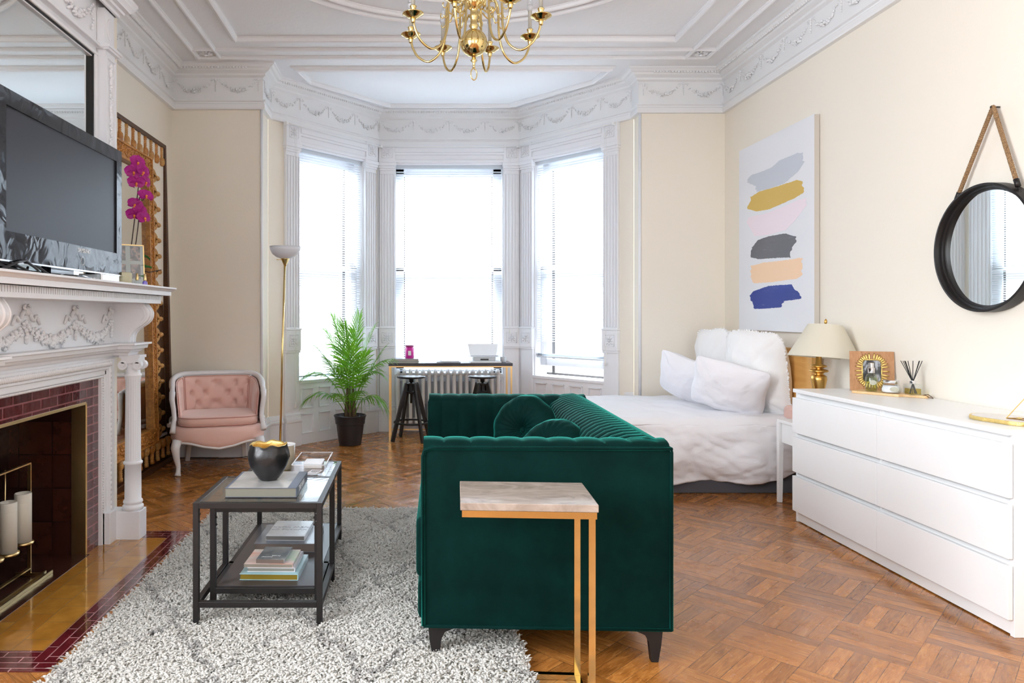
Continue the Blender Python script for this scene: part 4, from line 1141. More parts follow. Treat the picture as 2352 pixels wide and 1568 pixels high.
# backrest: cross-section in (x, z), ribbed
bp = [(SD - .005, .12), (SD - .004, .40), (SD - .004, .735), (SD - .010, .758), (SD - .03, .772), (SD - .07, .776), (SD - .12, .772), (SD - .16, .760), (SD - .20, .735), (SD - .225, .70), (SD - .24, .65), (SD - .25, .58), (SD - .26, .50), (SD - .26, .40)]
bm_ = [0, 0, 0, 0, .4, 1, 1, 1, 1, 1, 1, 1, .8, 0]
nb = []
for i in range(len(bp)):
    a = bp[max(0, i - 1)]; b = bp[min(len(bp) - 1, i + 1)]; d = (b[0] - a[0], b[1] - a[1]); l = math.hypot(*d); nb.append((-d[1] / l, d[0] / l))
nb = [(-p, -q) if q < 0 or p > .5 else (p, q) for p, q in nb]
def fnb(u, v):
    i = min(len(bp) - 1, round(v * (len(bp) - 1))); y = .05 + u * (SL_ - .10)
    hh = rib_h(y, .0565) * .010 * bm_[i]
    n = Vector((bp[i][0] - (SD - .13), bp[i][1] - .55)).normalized()
    return (bp[i][0] + n.x * hh, y, bp[i][1] + n.y * hh - (.004 if bm_[i] else 0))
bk = MB(); bk.grid(fnb, 26 * 8 + 1, len(bp)); bko = bk.build('backrest', VT, sofa, smooth=True, auto=50)
MB().tube([(SD - .006, .0, .752), (SD - .006, SL_, .752)], .0065, 8).tube([(SD - .004, .0, .124), (SD - .004, SL_, .124)], .006, 8).build('piping', VT, bko, smooth=True)
MB().box(.02, SD - .01, .01, SL_ - .01, .12, .30).build('frame', VT, sofa, bevel=.01)
def cushion(mb, c, s, rnd=.35, wob=.0, puff=.0, n=14):
    """soft box"""
    cx, cy, cz = c; sx, sy, sz = (k / 2 for k in s)
    def sp(u, v):
        a = 2 * PI * u; t = PI * (v - .5)
        def pw(x, e): return math.copysign(abs(x) ** e, x)
        e1, e2 = rnd, rnd * .7
        x = pw(math.cos(t), e1) * pw(math.cos(a), e2); y = pw(math.cos(t), e1) * pw(math.sin(a), e2); z = pw(math.sin(t), e1)
        d = 1 + puff * (1 - x * x) * (1 - y * y)
        w = wob * noise.noise(Vector((cx + x * 3, cy + y * 3, cz + z * 2)))
        return (cx + x * sx + w, cy + y * sy + w, cz + z * sz * d + w)
    mb.grid(sp, n * 4, n * 2, closeu=True)
    return mb
ca = MB(); cushion(ca, (.315, SL_ / 2 , .405), (.66, SL_ - .30, .22), .22, 0, .12); ca.build('seat_cushion', VT, sofa, smooth=True)
# front of the seat bulges slightly past the arms
fb_ = MB(); fb_.box(-.014, .05, .012, SL_ - .012, .285, .50); fb_.box(-.008, .05, .014, SL_ - .014, .135, .275); fb_.build('seat_front', VT, sofa, bevel=.022, bseg=3)
for y in (.035, SL_ - .035):
    for sx, x0 in ((1, .028), (-1, SD - .045)):
        xo = .0 if sx == 1 else SD
        pts = [(0, .1195), (.18, .1195), (.18, .113), (.10, .107), (.070, .094), (.058, .07), (.050, 0.012 if (sx == 1) else 0.001), (.026, 0.012 if sx == 1 else .001), (.016, .06), (.010, .1195)]
        poly = [((x0 - .01) + p if sx == 1 else (SD - .018) - p, q) for p, q in pts[1:]]
        MB().prism(poly, lambda p, q, t: (p, t, q), y - .014, y + .014).build('leg', M['black_metal'], sofa)
def round_pillow(name, label, loc, nrm, r, th, seed):
    t = thing(name, label, 'cushion', loc, group='round green cushions on the sofa')
    rot = Vector((0, 0, 1)).rotation_difference(Vector(nrm).normalized()).to_matrix()
    def f(q, a, rr_, z):
        w = 1 + .012 * math.sin(a * 11 + seed) * min(1, rr_ / r) + .03 * noise.noise(Vector((math.cos(a) * 2, math.sin(a) * 2, seed)))
        pl_ = .10 * abs(math.sin(a * 11 + seed)) * (1 - rr_ / r)
        return Vector((q.x * w, q.y * w, q.z * (1 - pl_ * 2.2)))
    prof = [(0.001, -th * .30), (r * .08, -th * .42), (r * .25, -th * .85), (r * .5, -th), (r * .75, -th * .85), (r * .93, -th * .5), (r, 0), (r * .93, th * .5), (r * .75, th * .85), (r * .5, th), (r * .25, th * .85), (r * .08, th * .42), (.001, th * .30)]
    MB().lathe(prof, (0, 0, 0), 88, rot=rot, f=f, cap=False).build('cover', VT, t, smooth=True)
    MB().blob(rot @ Vector((0, 0, th * .35)), .014, .014, .008, rot, 10, 6).build('button', VT, t, smooth=True)
    return t
round_pillow('round_cushion', 'round pleated green velvet cushion leaning upright at the far end of the sofa', (.555, 3.50, .655), (-.62, -.74, .22), .172, .075, 1.0)
round_pillow('round_cushion', 'round pleated green velvet cushion lying low, half hidden behind the near armrest', (.60, 3.10, .625), (-.55, -.45, .62), .165, .07, 2.0)

# ================================================================ C-shaped side table
ct = thing('side_table', 'grey marble topped side table with C shaped brass legs in front of the sofa', 'side table', (.36, 2.285, 0), R(-3.5))
MB().box(-.205, .205, -.142, .142, .632, .655).build('tabletop', M['marble'], ct, bevel=.002)
tb = MB(); w = .019
for y in (-.132, .132): tb.box(-.20, .20, y - w / 2, y + w / 2, .612, .632)
for x in (-.19, .19): tb.box(x - w / 2, x + w / 2, -.122, .122, .612, .632)
tb.build('top_frame', M['brass'], ct)
for y in (-.130, .130): MB().box(.176, .196, y - w / 2, y + w / 2, .018, .612).build('leg', M['brass'], ct)
tb = MB()
for y in (-.130, .130): tb.box(-.196, .196, y - w / 2, y + w / 2, .001, .018)
tb.box(-.196, -.178, -.12, .12, .001, .018); tb.box(.176, .196, -.12, .12, .001, .018)
tb.build('base', M['brass'], ct)

# ================================================================ coffee tables
def steel_table(name, label, x0, x1, y0, y1, H, shelf, t=.022):
    o = thing(name, label, 'coffee table', ((x0 + x1) / 2, (y0 + y1) / 2, 0))
    hx, hy = (x1 - x0) / 2, (y1 - y0) / 2; h = t / 2
    for sx in (-1, 1):
        for sy in (-1, 1): MB().box(sx * (hx - h) - h, sx * (hx - h) + h, sy * (hy - h) - h, sy * (hy - h) + h, .014, H - .0).build('leg', M['black_metal'], o, bevel=.001, bseg=1)
    r = MB()
    for sy in (-1, 1): r.box(-hx + t, hx - t, sy * (hy - h) - h, sy * (hy - h) + h, H - t, H)
    for sx in (-1, 1): r.box(sx * (hx - h) - h, sx * (hx - h) + h, -hy + t, hy - t, H - t, H)
    r.build('top_rail', M['black_metal'], o, bevel=.001, bseg=1)
    zb = .098
    r = MB()
    for sy in (-1, 1): r.box(-hx + t, hx - t, sy * (hy - h) - h, sy * (hy - h) + h, zb - t / 2, zb + t / 2)
    for sx in (-1, 1): r.box(sx * (hx - h) - h, sx * (hx - h) + h, -hy + t, hy - t, zb - t / 2, zb + t / 2)
    r.build('bottom_rail', M['black_metal'], o, bevel=.001, bseg=1)
    MB().box(-hx + t, hx - t, -hy + t, hy - t, H - .007, H - .001).build('glass_top', M['glass_top'], o)
    if shelf: MB().box(-hx + t, hx - t, -hy + t, hy - t, zb - .004, zb + .014).build('shelf', M['shelf_dark'], o)
    for sx in (-1, 1):
        for z in (H - .045, H - .075): MB().blob((sx * (hx - t - .001), -hy + h, z), .005, .004, .005, None, 8, 5).build('bolt', M['black_metal'], o)
    return o
M['glass_top'] = glass_mat('table_glass', (.93, .96, .95), .16, .01)
steel_table('coffee_table', 'taller square coffee table of black steel and glass with a bowl on a book', -.845, -.345, 2.775, 3.235, .492, False)
steel_table('coffee_table', 'lower long coffee table of black steel and glass with a dark shelf of books', -.818, -.372, 2.915, 3.83, .440, True)
SZ = .112
def book(label, x, y, z, w, d, th, cover, pages, rz=0, title=None, hard=True, cat='book', spine=None, tcol=None):
    """w along x, d along y, spine on +x"""
    o = thing('book', label, cat, (x, y, z), rz)
    cv = cover if not isinstance(cover, tuple) else material('book_cover', cover, .35, Coat_Weight=.2)
    b = .0025 if hard else .0008; ov = .003 if hard else 0
    c = MB().box(-w / 2, w / 2, -d / 2, d / 2, .0003, b).box(-w / 2, w / 2, -d / 2, d / 2, th - b, th).box(w / 2 - b, w / 2 + .001, -d / 2, d / 2, .0003, th)
    c.build('cover', cv, o, bevel=.0006, bseg=1)
    MB().box(-w / 2 + ov, w / 2 - b, -d / 2 + ov, d / 2 - ov, b, th - b).build('pages', pages if not isinstance(pages, tuple) else material('page_block', pages, .8), o)
    if title:
        for i, (tx, sz, px_, py_, up) in enumerate(title):
            rot = Matrix.Rotation(PI, 3, 'Z') if up else Matrix.Identity(3)
            text_mesh('title', tx, sz, tcol, o, (px_, py_, th + .0003), rot, extrude=.0002)
    return o
def cover_photo(name, cols, sc):
    m = material(name, (.5, .5, .5), .25, Coat_Weight=.3); t = NT(m)
    t.put(t.n['Principled BSDF'].inputs['Base Color'], t.ramp(t.noise(t.coords(), sc, 3, .5, dist=.6), cols)); return m
grey_photo = cover_photo('grey_photo_cover', [(.3, (.06, .06, .06)), (.42, (.35, .35, .34)), (.6, (.48, .48, .47)), (.7, (.55, .54, .50))], 5)
M['ink'] = material('printed_ink', (.05, .05, .06), .5)
M['pink_ink'] = material('pink_ink', (.55, .05, .10), .5)
bb = book('large grey photography book with a dark spine under the black bowl', -.600, 3.005, .493, .285, .30, .038, material('slate_cover', (.085, .10, .14), .5), (.17, .165, .13))
MB().box(-.13, .108, -.148, .148, .0381, .0386).build('cover_picture', grey_photo, bb)
text_mesh('spine_lettering', 'THE MAN', .034, M['white'], bb, (.1437, -.02, .019), axes((0, 1, 0), (0, 0, 1)), sx=1.0, bold=.0006)
# books on the low shelf
book('teal book with red edges and ochre pages, bottom of the near shelf stack', -.592, 3.12, SZ, .245, .25, .026, cover_photo('teal_cover', [(.35, lin((150, 190, 196))), (.62, lin((160, 200, 206))), (.72, lin((206, 120, 120)))], 4), (.19, .13, .004), R(-1.5))
book('thin white hardback second from the bottom of the near stack', -.588, 3.125, SZ + .0265, .20, .215, .018, lin((222, 222, 228)), (.22, .22, .19), R(-1))
book('paperback with a peach and pale green cover third in the near stack', -.600, 3.115, SZ + .045, .205, .19, .014, cover_photo('peach_cover', [(.35, lin((190, 215, 180))), (.5, lin((238, 214, 206))), (.62, lin((235, 180, 160)))], 6), (.24, .21, .17), R(-1.5), hard=False)
gb = book('small grey paperback with a curling cover on top of the near stack', -.592, 3.11, SZ + .0595, .118, .165, .017, cover_photo('slate_photo_cover', [(.35, (.09, .11, .13)), (.6, (.20, .22, .24)), (.72, (.7, .66, .6))], 9), (.17, .13, .11), R(-3), title=[('Pride', .018, .015, -.035, True), ('Journal', .016, -.02, -.052, True)], hard=False, tcol=M['white'])
book('thick grey art book with dark red edges at the bottom of the far stack', -.590, 3.50, SZ, .285, .30, .040, cover_photo('grey_red_cover', [(.3, (.14, .15, .18)), (.66, (.22, .24, .28)), (.74, (.6, .10, .10))], 5), (.16, .12, .10), R(-1))
book('pale city book with faded title lettering on top of the far stack', -.592, 3.515, SZ + .0405, .185, .25, .023, cover_photo('pale_cover', [(.3, lin((176, 178, 184))), (.7, lin((206, 208, 212)))], 7), (.15, .14, .13), R(-2), title=[('HUMANS OF', .030, 0, -.02, True), ('NEW YORK', .034, 0, .02, True)], tcol=M['ink_soft'] if 'ink_soft' in M else M['ink'])

# black bowl with gold inside
vs = thing('bowl', 'lumpy black bowl vase with a wavy rim and gold inside on the large book', 'vase', (-.596, 3.0, .532))
def lump(q, a, r, z):
    k = 1 + .05 * noise.noise(Vector((math.cos(a) * 2.4, math.sin(a) * 2.4, z * 30))) * min(1, z / .03) + .018 * math.sin(a * 8 + z * 50)
    zz = q.z + (.0035 * math.sin(a * 5 + 1) + .0022 * math.sin(a * 9)) * max(0, (z - .10) / .05)
    return Vector((q.x * k, q.y * k, zz))
pr = [(0, 0), (.034, 0), (.040, .004), (.060, .030), (.078, .062), (.086, .092), (.083, .118), (.076, .136), (.076, .147)]
MB().lathe(pr, (0, 0, .0005), 64, f=lump, cap=False).build('body', M['bowl_black'], vs, smooth=True)
MB().lathe([(.076, .147), (.0735, .149), (.072, .136), (.078, .116), (.081, .09), (.055, .03), (0, .02)], (0, 0, .0005), 64, f=lump, cap=False).build('inside', M['gold_leaf'], vs, smooth=True)
tg = thing('tumbler_candle', 'taupe glass candle tumbler behind the black bowl', 'candle', (-.632, 3.64, .440))
MB().lathe([(0, 0), (.036, 0), (.040, .004), (.043, .122), (.0405, .122), (.037, .02), (0, .02)], (0, 0, .0005), 32).build('glass', M['taupe'], tg, smooth=True)
MB().lathe([(.0430, .119), (.0438, .121), (.0438, .125), (.041, .126), (.0405, .122)], (0, 0, .0005), 32).build('rim', M['white_paint'], tg, smooth=True)
ac = thing('acrylic_tray', 'clear acrylic tray at the far end of the low coffee table', 'tray', (-.498, 3.635, .440))
tr = MB(); a, b, h, q = .084, .165, .052, .005
tr.box(-a, a, -b, b, .0005, .0045); tr.box(-a, -a + q, -b, b, .0045, h); tr.box(a - q, a, -b, b, .0045, h); tr.box(-a + q, a - q, -b, -b + q, .0045, h); tr.box(-a + q, a - q, b - q, b, .0045, h)
tr.build('body', M['acrylic'], ac)
tr = MB()
for c in ((-a, a, -b, -b + q), (-a, a, b - q, b), (-a, -a + q, -b, b), (a - q, a, -b, b)): tr.box(c[0], c[1], c[2], c[3], h, h + .0012)
tr.build('rim', M['white'], ac)
bx = thing('card_box', 'small white lidded box inside the acrylic tray', 'box', (-.498, 3.68, .4446))
MB().box(-.045, .045, -.055, .055, .0005, .014).build('base', M['paper'], bx, bevel=.001); MB().box(-.048, .048, -.058, .058, .016, .027).build('lid', M['white'], bx, bevel=.004)
nt = thing('card', 'white printed card with black marks lying in the acrylic tray', 'card', (-.478, 3.535, .4446), R(-12))
MB().box(-.028, .028, -.045, .045, .0005, .0018).build('paper', M['white'], nt)
mk = MB(); rk = random.Random(2)
for i in range(4):
    for j in range(2): mk.box(-.02 + i * .011, -.013 + i * .011, .012 + j * .012, .020 + j * .012, .0018, .0021)
mk.box(-.018, .018, .001, .005, .0018, .0021); mk.box(-.012, .012, -.012, -.006, .0018, .0021)
mk.build('print', M['ink'], nt)

# ================================================================ armchair
ac_ = thing('armchair', 'pink damask tub armchair with a white carved frame and buttoned back', 'armchair', (-1.565, 5.80, 0), R(17))
PK = M['pink']; WP = M['chair_white']
def rail_pt(t):
    """t in -1..1 along the U-shaped top rail"""
    a = t * R(118)
    x = .345 * math.sin(a) * (1 + .0 * abs(t)); y = .02 + .29 * math.cos(a) if abs(t) < .75 else None
    x = .35 * math.copysign(abs(math.sin(min(abs(a), PI / 2))) ** .75, t)
    if abs(a) > PI / 2: x = math.copysign(.35 - .02 * (abs(a) - PI / 2), t)
    y = .30 * max(0, math.cos(a)) ** .62 if abs(a) < PI / 2 else -.50 * (abs(a) - PI / 2)
    z = .725 - .10 * max(0, (abs(t) - .35) / .65) ** 1.6
    return Vector((x, y, z))
fr = MB(); N = 41
pts = [rail_pt(-1 + 2 * i / (N - 1)) for i in range(N)]
fr.tube(pts, [.024 if 2 < i < N - 3 else .020 for i in range(N)], 10, flat=1.0)
fr.build('top_rail', WP, ac_, smooth=True)
for s_ in (-1, 1):
    e = rail_pt(s_); p = MB()
    p.tube([e + Vector((0, 0, .006)), e + Vector((s_ * .004, -.008, -.05)), e + Vector((-s_ * .008, .004, -.13)), e + Vector((-s_ * .014, .0, -.20)), e + Vector((-s_ * .006, -.03, -.26)), e + Vector((-s_ * .002, -.06, -.30))], [.024, .021, .019, .018, .020, .024], 10)
    p.build('arm_post', WP, ac_, smooth=True)
    d = MB(); q = rail_pt(s_ * .44); qi = Vector((q.x * .90, q.y * .90, 0))
    d.tube([(q.x * .95, q.y * .93, q.z - .01), (qi.x, qi.y, .40)], .009, 6).build('divider', WP, ac_, smooth=True)
def panel(t0, t1, tuft, nm):
    mb = MB(); nu = 50 if tuft else 18; nv = 30
    bt = []
    if tuft:
        for r_ in range(4):
            for c in range(4 - (r_ % 2) * 0): bt.append((.16 + .225 * c + (.11 if r_ % 2 else 0), .18 + .22 * r_))
    def surf(u, v, inner):
        t = t0 + (t1 - t0) * u; p = rail_pt(t); z0 = .335; z = z0 + (p.z - .015 - z0) * v
        sc = 1 - .07 * (1 - v); off = -.030 if inner else .004
        n = Vector((p.x / .35 ** 2, p.y / .30 ** 2, 0)); n = n.normalized() if n.length > 1e-4 else Vector((0, 1, 0))
        if abs(t) > .76: n = Vector((math.copysign(1, t), 0, 0))
        if inner:
            edge = min(u, 1 - u, v * .8 + .05, 1 - v) * 6; off -= .030 * min(1, max(0, edge)) ** .5
            for (bu, bv) in bt:
                du, dv = (u - bu) * (abs(t1 - t0) * .38) * 2.0, (v - bv) * .39
                d2 = math.hypot(du, dv); off += .040 * math.exp(-(d2 / .020) ** 2) + .010 * math.exp(-(d2 / .05) ** 2)
            if tuft:
                for k in range(len(bt)):
                    for m_ in range(k):
                        a, b = bt[k], bt[m_]
                        if abs(abs(a[1] - b[1]) - .22) < .01 and abs(a[0] - b[0]) < .13:
                            A = Vector((a[0] * .76, a[1] * .39)); Bv = Vector((b[0] * .76, b[1] * .39)); Pq = Vector((u * .76, v * .39))
                            ab = Bv - A; s_ = max(0, min(1, (Pq - A).dot(ab) / ab.length_squared)); dd = (Pq - A - ab * s_).length
                            off += .007 * math.exp(-(dd / .008) ** 2)
        return Vector((p.x * sc, p.y * sc, z)) + n * off
    mb.grid(lambda u, v: surf(u, v, True), nu, nv); mb.grid(lambda u, v: surf(u, v, False), nu, nv)
    o = mb.build(nm, PK, ac_, smooth=True)
    if tuft:
        bb_ = MB()
        for (bu, bv) in bt:
            if bu < .97: bb_.blob(surf(bu, bv, True) + Vector((0, -.002, 0)), .008, .008, .008, None, 8, 5)
        bb_.build('button', M['pink_edge'], o, smooth=True)
    pe = MB().tube([surf(.02 + .96 * i / 20, .985, True) for i in range(21)], .003, 5).tube([surf(.02, .1 + .88 * i / 8, True) for i in range(9)], .003, 5).tube([surf(.98, .1 + .88 * i / 8, True) for i in range(9)], .003, 5)
    pe.build('piping', M['pink_edge'], o, smooth=True)
panel(-.43, .43, True, 'backrest'); panel(.45, .99, False, 'side_panel'); panel(-.99, -.45, False, 'side_panel')
def seat_out(a, sx=.35, yf=.335, yb=.25):
    c, s_ = math.cos(a), math.sin(a)
    x = sx * math.copysign(abs(c) ** .45, c) * (1 - .10 * max(0, s_)); y = (yb if s_ > 0 else yf) * math.copysign(abs(s_) ** .5, s_)
    return x, y
def base(u, v):
    a = 2 * PI * u; zz = [.235, .245, .27, .31, .345, .36, .362][min(6, round(v * 6))]; k = [.975, 1.0, 1.02, 1.02, 1.0, .96, .0][min(6, round(v * 6))]
    x, y = seat_out(a)
    dip = -.030 * (max(0, -math.sin(a)) ** 3) * (math.cos(x * 9.5)) if v < .35 else 0
    return (x * k, y * k - (.012 * math.cos(x * 9) if y < -.2 else 0), zz + dip)
sb = MB().grid(base, 96, 7, closeu=True); sb.build('seat_base', PK, ac_, smooth=True)
rm = MB().tube([(lambda p: (p[0] * .985, p[1] * .985, p[2] - .006))(base(i / 72, 0)) for i in range(72)], .011, 8, closed=True)
rm.build('seat_rail', WP, ac_, smooth=True)
cu_ = MB()
def cus(u, v):
    a = 2 * PI * u; i = min(8, round(v * 8)); zz = [.352, .353, .36, .375, .405, .43, .440, .447, .45][i]; k = [0, .6, .90, .975, .99, .975, .90, .6, 0][i]
    x, y = seat_out(a, .315, .335, .20); w = .004 * noise.noise(Vector((x * k * 9, y * k * 9, zz * 9)))
    return (x * k, y * k - .0, zz + w)
cu_.grid(cus, 80, 9, closeu=True); co = cu_.build('seat_cushion', PK, ac_, smooth=True)
pp = MB()
for zz in (.372, .430): pp.tube([(lambda p: (p[0] * .98, p[1] * .98, zz))(seat_out(2 * PI * i / 72, .315, .335, .20)) for i in range(72)], .0038, 6, closed=True)
pp.build('piping', M['pink_edge'], co, smooth=True)
for s_ in (-1, 1):
    MB().tube([(s_ * .305, -.285, .265), (s_ * .318, -.305, .21), (s_ * .310, -.30, .14), (s_ * .297, -.285, .07), (s_ * .298, -.292, .03), (s_ * .302, -.305, .0005)], [.036, .034, .025, .018, .018, .026], 12).build('front_leg', WP, ac_, smooth=True)
    MB().bar((s_ * .215, .20, .26), (s_ * .235, .28, .0005), .042, .034, w2=.036, h2=.03).build('rear_leg', WP, ac_, bevel=.004)
    MB().bar((s_ * .345, -.02, .345), (s_ * .385, -.03, .345), .035, .03).build('side_tab', WP, ac_, bevel=.006)
MB().tube([(lambda p: (p[0] * 1.03, p[1] * 1.03, .385))(rail_pt(-.95 + 1.9 * i / 30)) for i in range(31)], .014, 8).build('lower_rail', WP, ac_, smooth=True)

# ================================================================ floor lamp
fl2 = thing('floor_lamp', 'slim brass torchiere floor lamp with a white glass bowl beside the bay', 'floor lamp', (-1.045, 5.70, 0))
MB().lathe([(0, 0), (.125, 0), (.127, .008), (.12, .016), (.03, .024), (.012, .04), (0, .04)], (0, 0, .0005), 36).build('base', M['brass'], fl2, smooth=True)
MB().tube([(0, 0, .03), (.02, 0, .9), (.042, 0, 1.64)], .0085, 10).build('pole', M['brass'], fl2, smooth=True)
MB().lathe([(.010, -.06), (.013, -.05), (.034, -.006), (.036, .0), (.030, .0), (0, .0)], (.043, 0, 1.665), 24).build('cone', M['brass'], fl2, smooth=True)
MB().lathe([(.035, 0), (.07, .012), (.10, .035), (.116, .065), (.122, .095), (.119, .095), (.113, .066), (.097, .038), (.066, .016), (.0, .006)], (.043, 0, 1.664), 40, cap=False).build('shade', M['opal'], fl2, smooth=True)
MB().tube([(.03, 0, 1.655), (-.018, -.0, 1.655)], .003, 6).blob((-.02, 0, 1.655), .005).build('switch', M['brass_satin'], fl2)

# ================================================================ potted palm
pt = thing('potted_palm', 'leafy green palm in a black plastic pot in front of the left bay window', 'potted plant', (-.575, 6.74, 0))
MB().lathe([(0, 0), (.095, 0), (.104, .008), (.118, .10), (.130, .195), (.138, .200), (.140, .225), (.146, .262), (.152, .268), (.152, .278), (.143, .280), (.140, .262), (.13, .24), (0, .24)], (0, 0, .0005), 48).build('pot', M['pot'], pt, auto=30)
MB().lathe([(0, .235), (.136, .24)], (0, 0, .005), 24, cap=False).build('soil', material('soil', (.03, .02, .012), .9, bump=(60, .01)), pt)
rp = random.Random(21)
tr = MB()
for x, y, r in ((-.035, .0, .024), (.035, .01, .026), (.0, -.03, .015)):
    tr.tube([(x, y, .235), (x * .95, y, .32), (x * .8, y, .46), (x * .6, y, .56)], [r, r * .9, r * .6, r * .4], 9)
tr.build('stem', material('palm_stem', (.16, .10, .05), .7, var=(30, .6)), pt, smooth=True)
def frond(p0, p1, p2, L, nl, name='frond', w=.013, wide=1.0, droop=.35, mat=None):
    """arching midrib p0-p1-p2 with leaflets of length L along the outer part"""
    P = bez(p0, p1, p2, 18); mb = MB()
    mb.tube(P, [.0042 * (1 - .7 * i / 17) for i in range(18)], 5)
    for k in range(nl):
        f = .38 + .62 * k / (nl - 1); i = f * 17; i0 = min(16, int(i)); c = P[i0].lerp(P[i0 + 1], i - i0); d = (P[i0 + 1] - P[i0]).normalized()
        sd = d.cross(Vector((0, 0, 1)));
        if sd.length < .2: sd = Vector((.6, -.8, 0))
        sd.normalize(); up = sd.cross(d).normalized()
        ll = L * (.55 + .45 * math.sin(PI * min(1, .15 + (f - .38) / .62 * .85))) * rp.uniform(.88, 1.1)
        for s_ in (-1, 1):
            ang = R(62 - 42 * (f - .38) / .62) * rp.uniform(.9, 1.1)
            dr = (d * math.cos(ang) + sd * s_ * math.sin(ang) * wide + up * .12).normalized()
            ww = w * rp.uniform(.8, 1.15); nrm = up
            sid = dr.cross(nrm).normalized(); vv = []
            for j, (q, wq) in enumerate(((0, .35), (.25, 1), (.55, .9), (.8, .5), (1, .04))):
                pt_ = c + dr * ll * q + Vector((0, 0, -droop * ll * q * q * rp.uniform(.8, 1.2)))
                vv += [pt_ - sid * ww * wq / 2 + nrm * .002 * wq, pt_ + sid * ww * wq / 2 + nrm * .002 * wq]
            mb.add(vv, [(2 * j, 2 * j + 1, 2 * j + 3, 2 * j + 2) for j in range(4)])
    return mb.build(name, mat or M['leaf'], pt, smooth=True)
def leaf_mat():
    m = translucent('palm_leaf', (.14, .36, .02), .45, .4); t = NT(m); p = t.n['Principled BSDF']
    c = t.mix(t.noise(t.coords(), 9, 3), (.06, .22, .03), (.22, .48, .03)); t.put(p.inputs['Base Color'], c)
    tl = [n for n in t.n if n.type == 'BSDF_TRANSLUCENT'][0]; t.put(tl.inputs[0], t.mix(1.0, c, (1.3, 1.2, .5), 'MULTIPLY'))
    return m
M['leaf'] = leaf_mat()
F = [((0, 0, .3), (-.04, 0, .85), (-.15, .03, 1.16), .30, 19, .35), ((.01, 0, .3), (.03, 0, .80), (.09, -.02, 1.19), .28, 19, .30), ((.02, 0, .3), (.08, .02, .8), (.22, .05, 1.08), .25, 16, .3),
     ((0, 0, .3), (-.10, 0, .68), (-.30, -.04, .90), .24, 16, .35), ((.03, 0, .3), (.14, -.03, .66), (.32, -.04, .90), .22, 15, .3), ((-.02, 0, .28), (-.16, -.05, .74), (-.36, -.06, .66), .24, 15, .5),
     ((.02, 0, .28), (.12, -.08, .74), (.26, -.10, .68), .22, 14, .5), ((-.03, 0, .26), (-.16, -.08, .58), (-.36, -.10, .46), .21, 13, .55), ((.04, 0, .26), (.12, -.06, .54), (.28, -.08, .44), .22, 13, .8),
     ((0, -.02, .3), (.0, -.12, .74), (-.06, -.26, .74), .22, 14, .6), ((0, 0, .3), (.04, .06, .8), (.02, .10, 1.04), .26, 16, .3), ((-.01, 0, .3), (-.06, .04, .8), (-.22, .06, 1.04), .26, 16, .35),
     ((.02, 0, .3), (.10, .02, .74), (.36, .0, .80), .23, 14, .6), ((0, -.02, .27), (-.05, -.12, .50), (-.12, -.22, .50), .17, 11, .6), ((0, -.02, .27), (.05, -.12, .52), (.10, -.22, .52), .16, 11, .6), ((0, 0, .3), (-.01, -.03, .8), (-.04, -.07, 1.10), .28, 18, .25),
     ((0, 0, .3), (-.06, -.06, .62), (-.20, -.16, .80), .24, 15, .45), ((0, 0, .3), (.06, -.06, .64), (.16, -.16, .86), .24, 15, .4), ((0, 0, .3), (.02, -.08, .60), (.02, -.20, .92), .26, 16, .35)]
for f in F: frond(f[0], f[1], f[2], f[3], f[4], w=.017, droop=f[5])
# ================================================================ large gilt mirror leaning on the left wall
gm_ = thing('floor_mirror', 'tall carved giltwood mirror with spindle rails leaning on the left wall', 'mirror', (-2.035, 5.06, 0))
ML = Matrix.Rotation(R(-1.35), 4, 'Y')
def G(mb, nm, mat, parent=gm_, **k): return mb.xf(ML).build(nm, mat, parent, **k)
HY, HZ = .94, 2.63; GY = .47        # half width, height, glass half width
G(MB().box(.028, .034, -GY, GY, .34, 2.32), 'glass', M['mirror'])
G(MB().box(.0, .006, -HY + .04, HY - .04, .02, HZ - .03), 'backing', M['dark_wood'])
b = MB()
for y0, y1, z0, z1 in ((-GY - .10, -GY, .22, 2.44), (GY, GY + .10, .22, 2.44), (-GY, GY, 2.32, 2.44), (-GY, GY, .22, .34)):
    b.box(.006, .055, y0, y1, z0, z1)
for y0, y1, z0, z1 in ((-GY - .014, -GY, .33, 2.33), (GY, GY + .014, .33, 2.33), (-GY, GY, 2.318, 2.334), (-GY, GY, .326, .342), (GY + .086, GY + .10, .22, 2.44), (-GY - .10, -GY - .086, .22, 2.44), (-GY - .1, GY + .1, 2.426, 2.442), (-GY - .1, GY + .1, .218, .234)): b.box(.05, .068, y0, y1, z0, z1)
G(b, 'inner_frame', M['carved'], bevel=.004)
c = MB(); rc = random.Random(4)
def lumps(y0, y1, z0, z1, n):
    for _ in range(n):
        y = rc.uniform(y0, y1); z = rc.uniform(z0, z1); r = rc.uniform(.006, .012); c.blob((.056, y, z), .009, r, r, None, 5, 3)
lumps(-GY, GY, 2.345, 2.42, 260); lumps(-GY, GY, .24, .32, 200); lumps(GY + .02, GY + .08, .30, 2.40, 420)
G(c, 'carving', M['carved'], smooth=True)
o_ = MB()
for y0, y1, z0, z1 in ((HY - .035, HY, .0, HZ), (-HY, -HY + .035, .0, HZ), (-HY, HY, HZ - .035, HZ), (-HY, HY, 0.001, .045)): o_.box(.004, .05, y0, y1, z0, z1)
G(o_, 'outer_frame', M['dark_wood'], bevel=.004)
n = 15
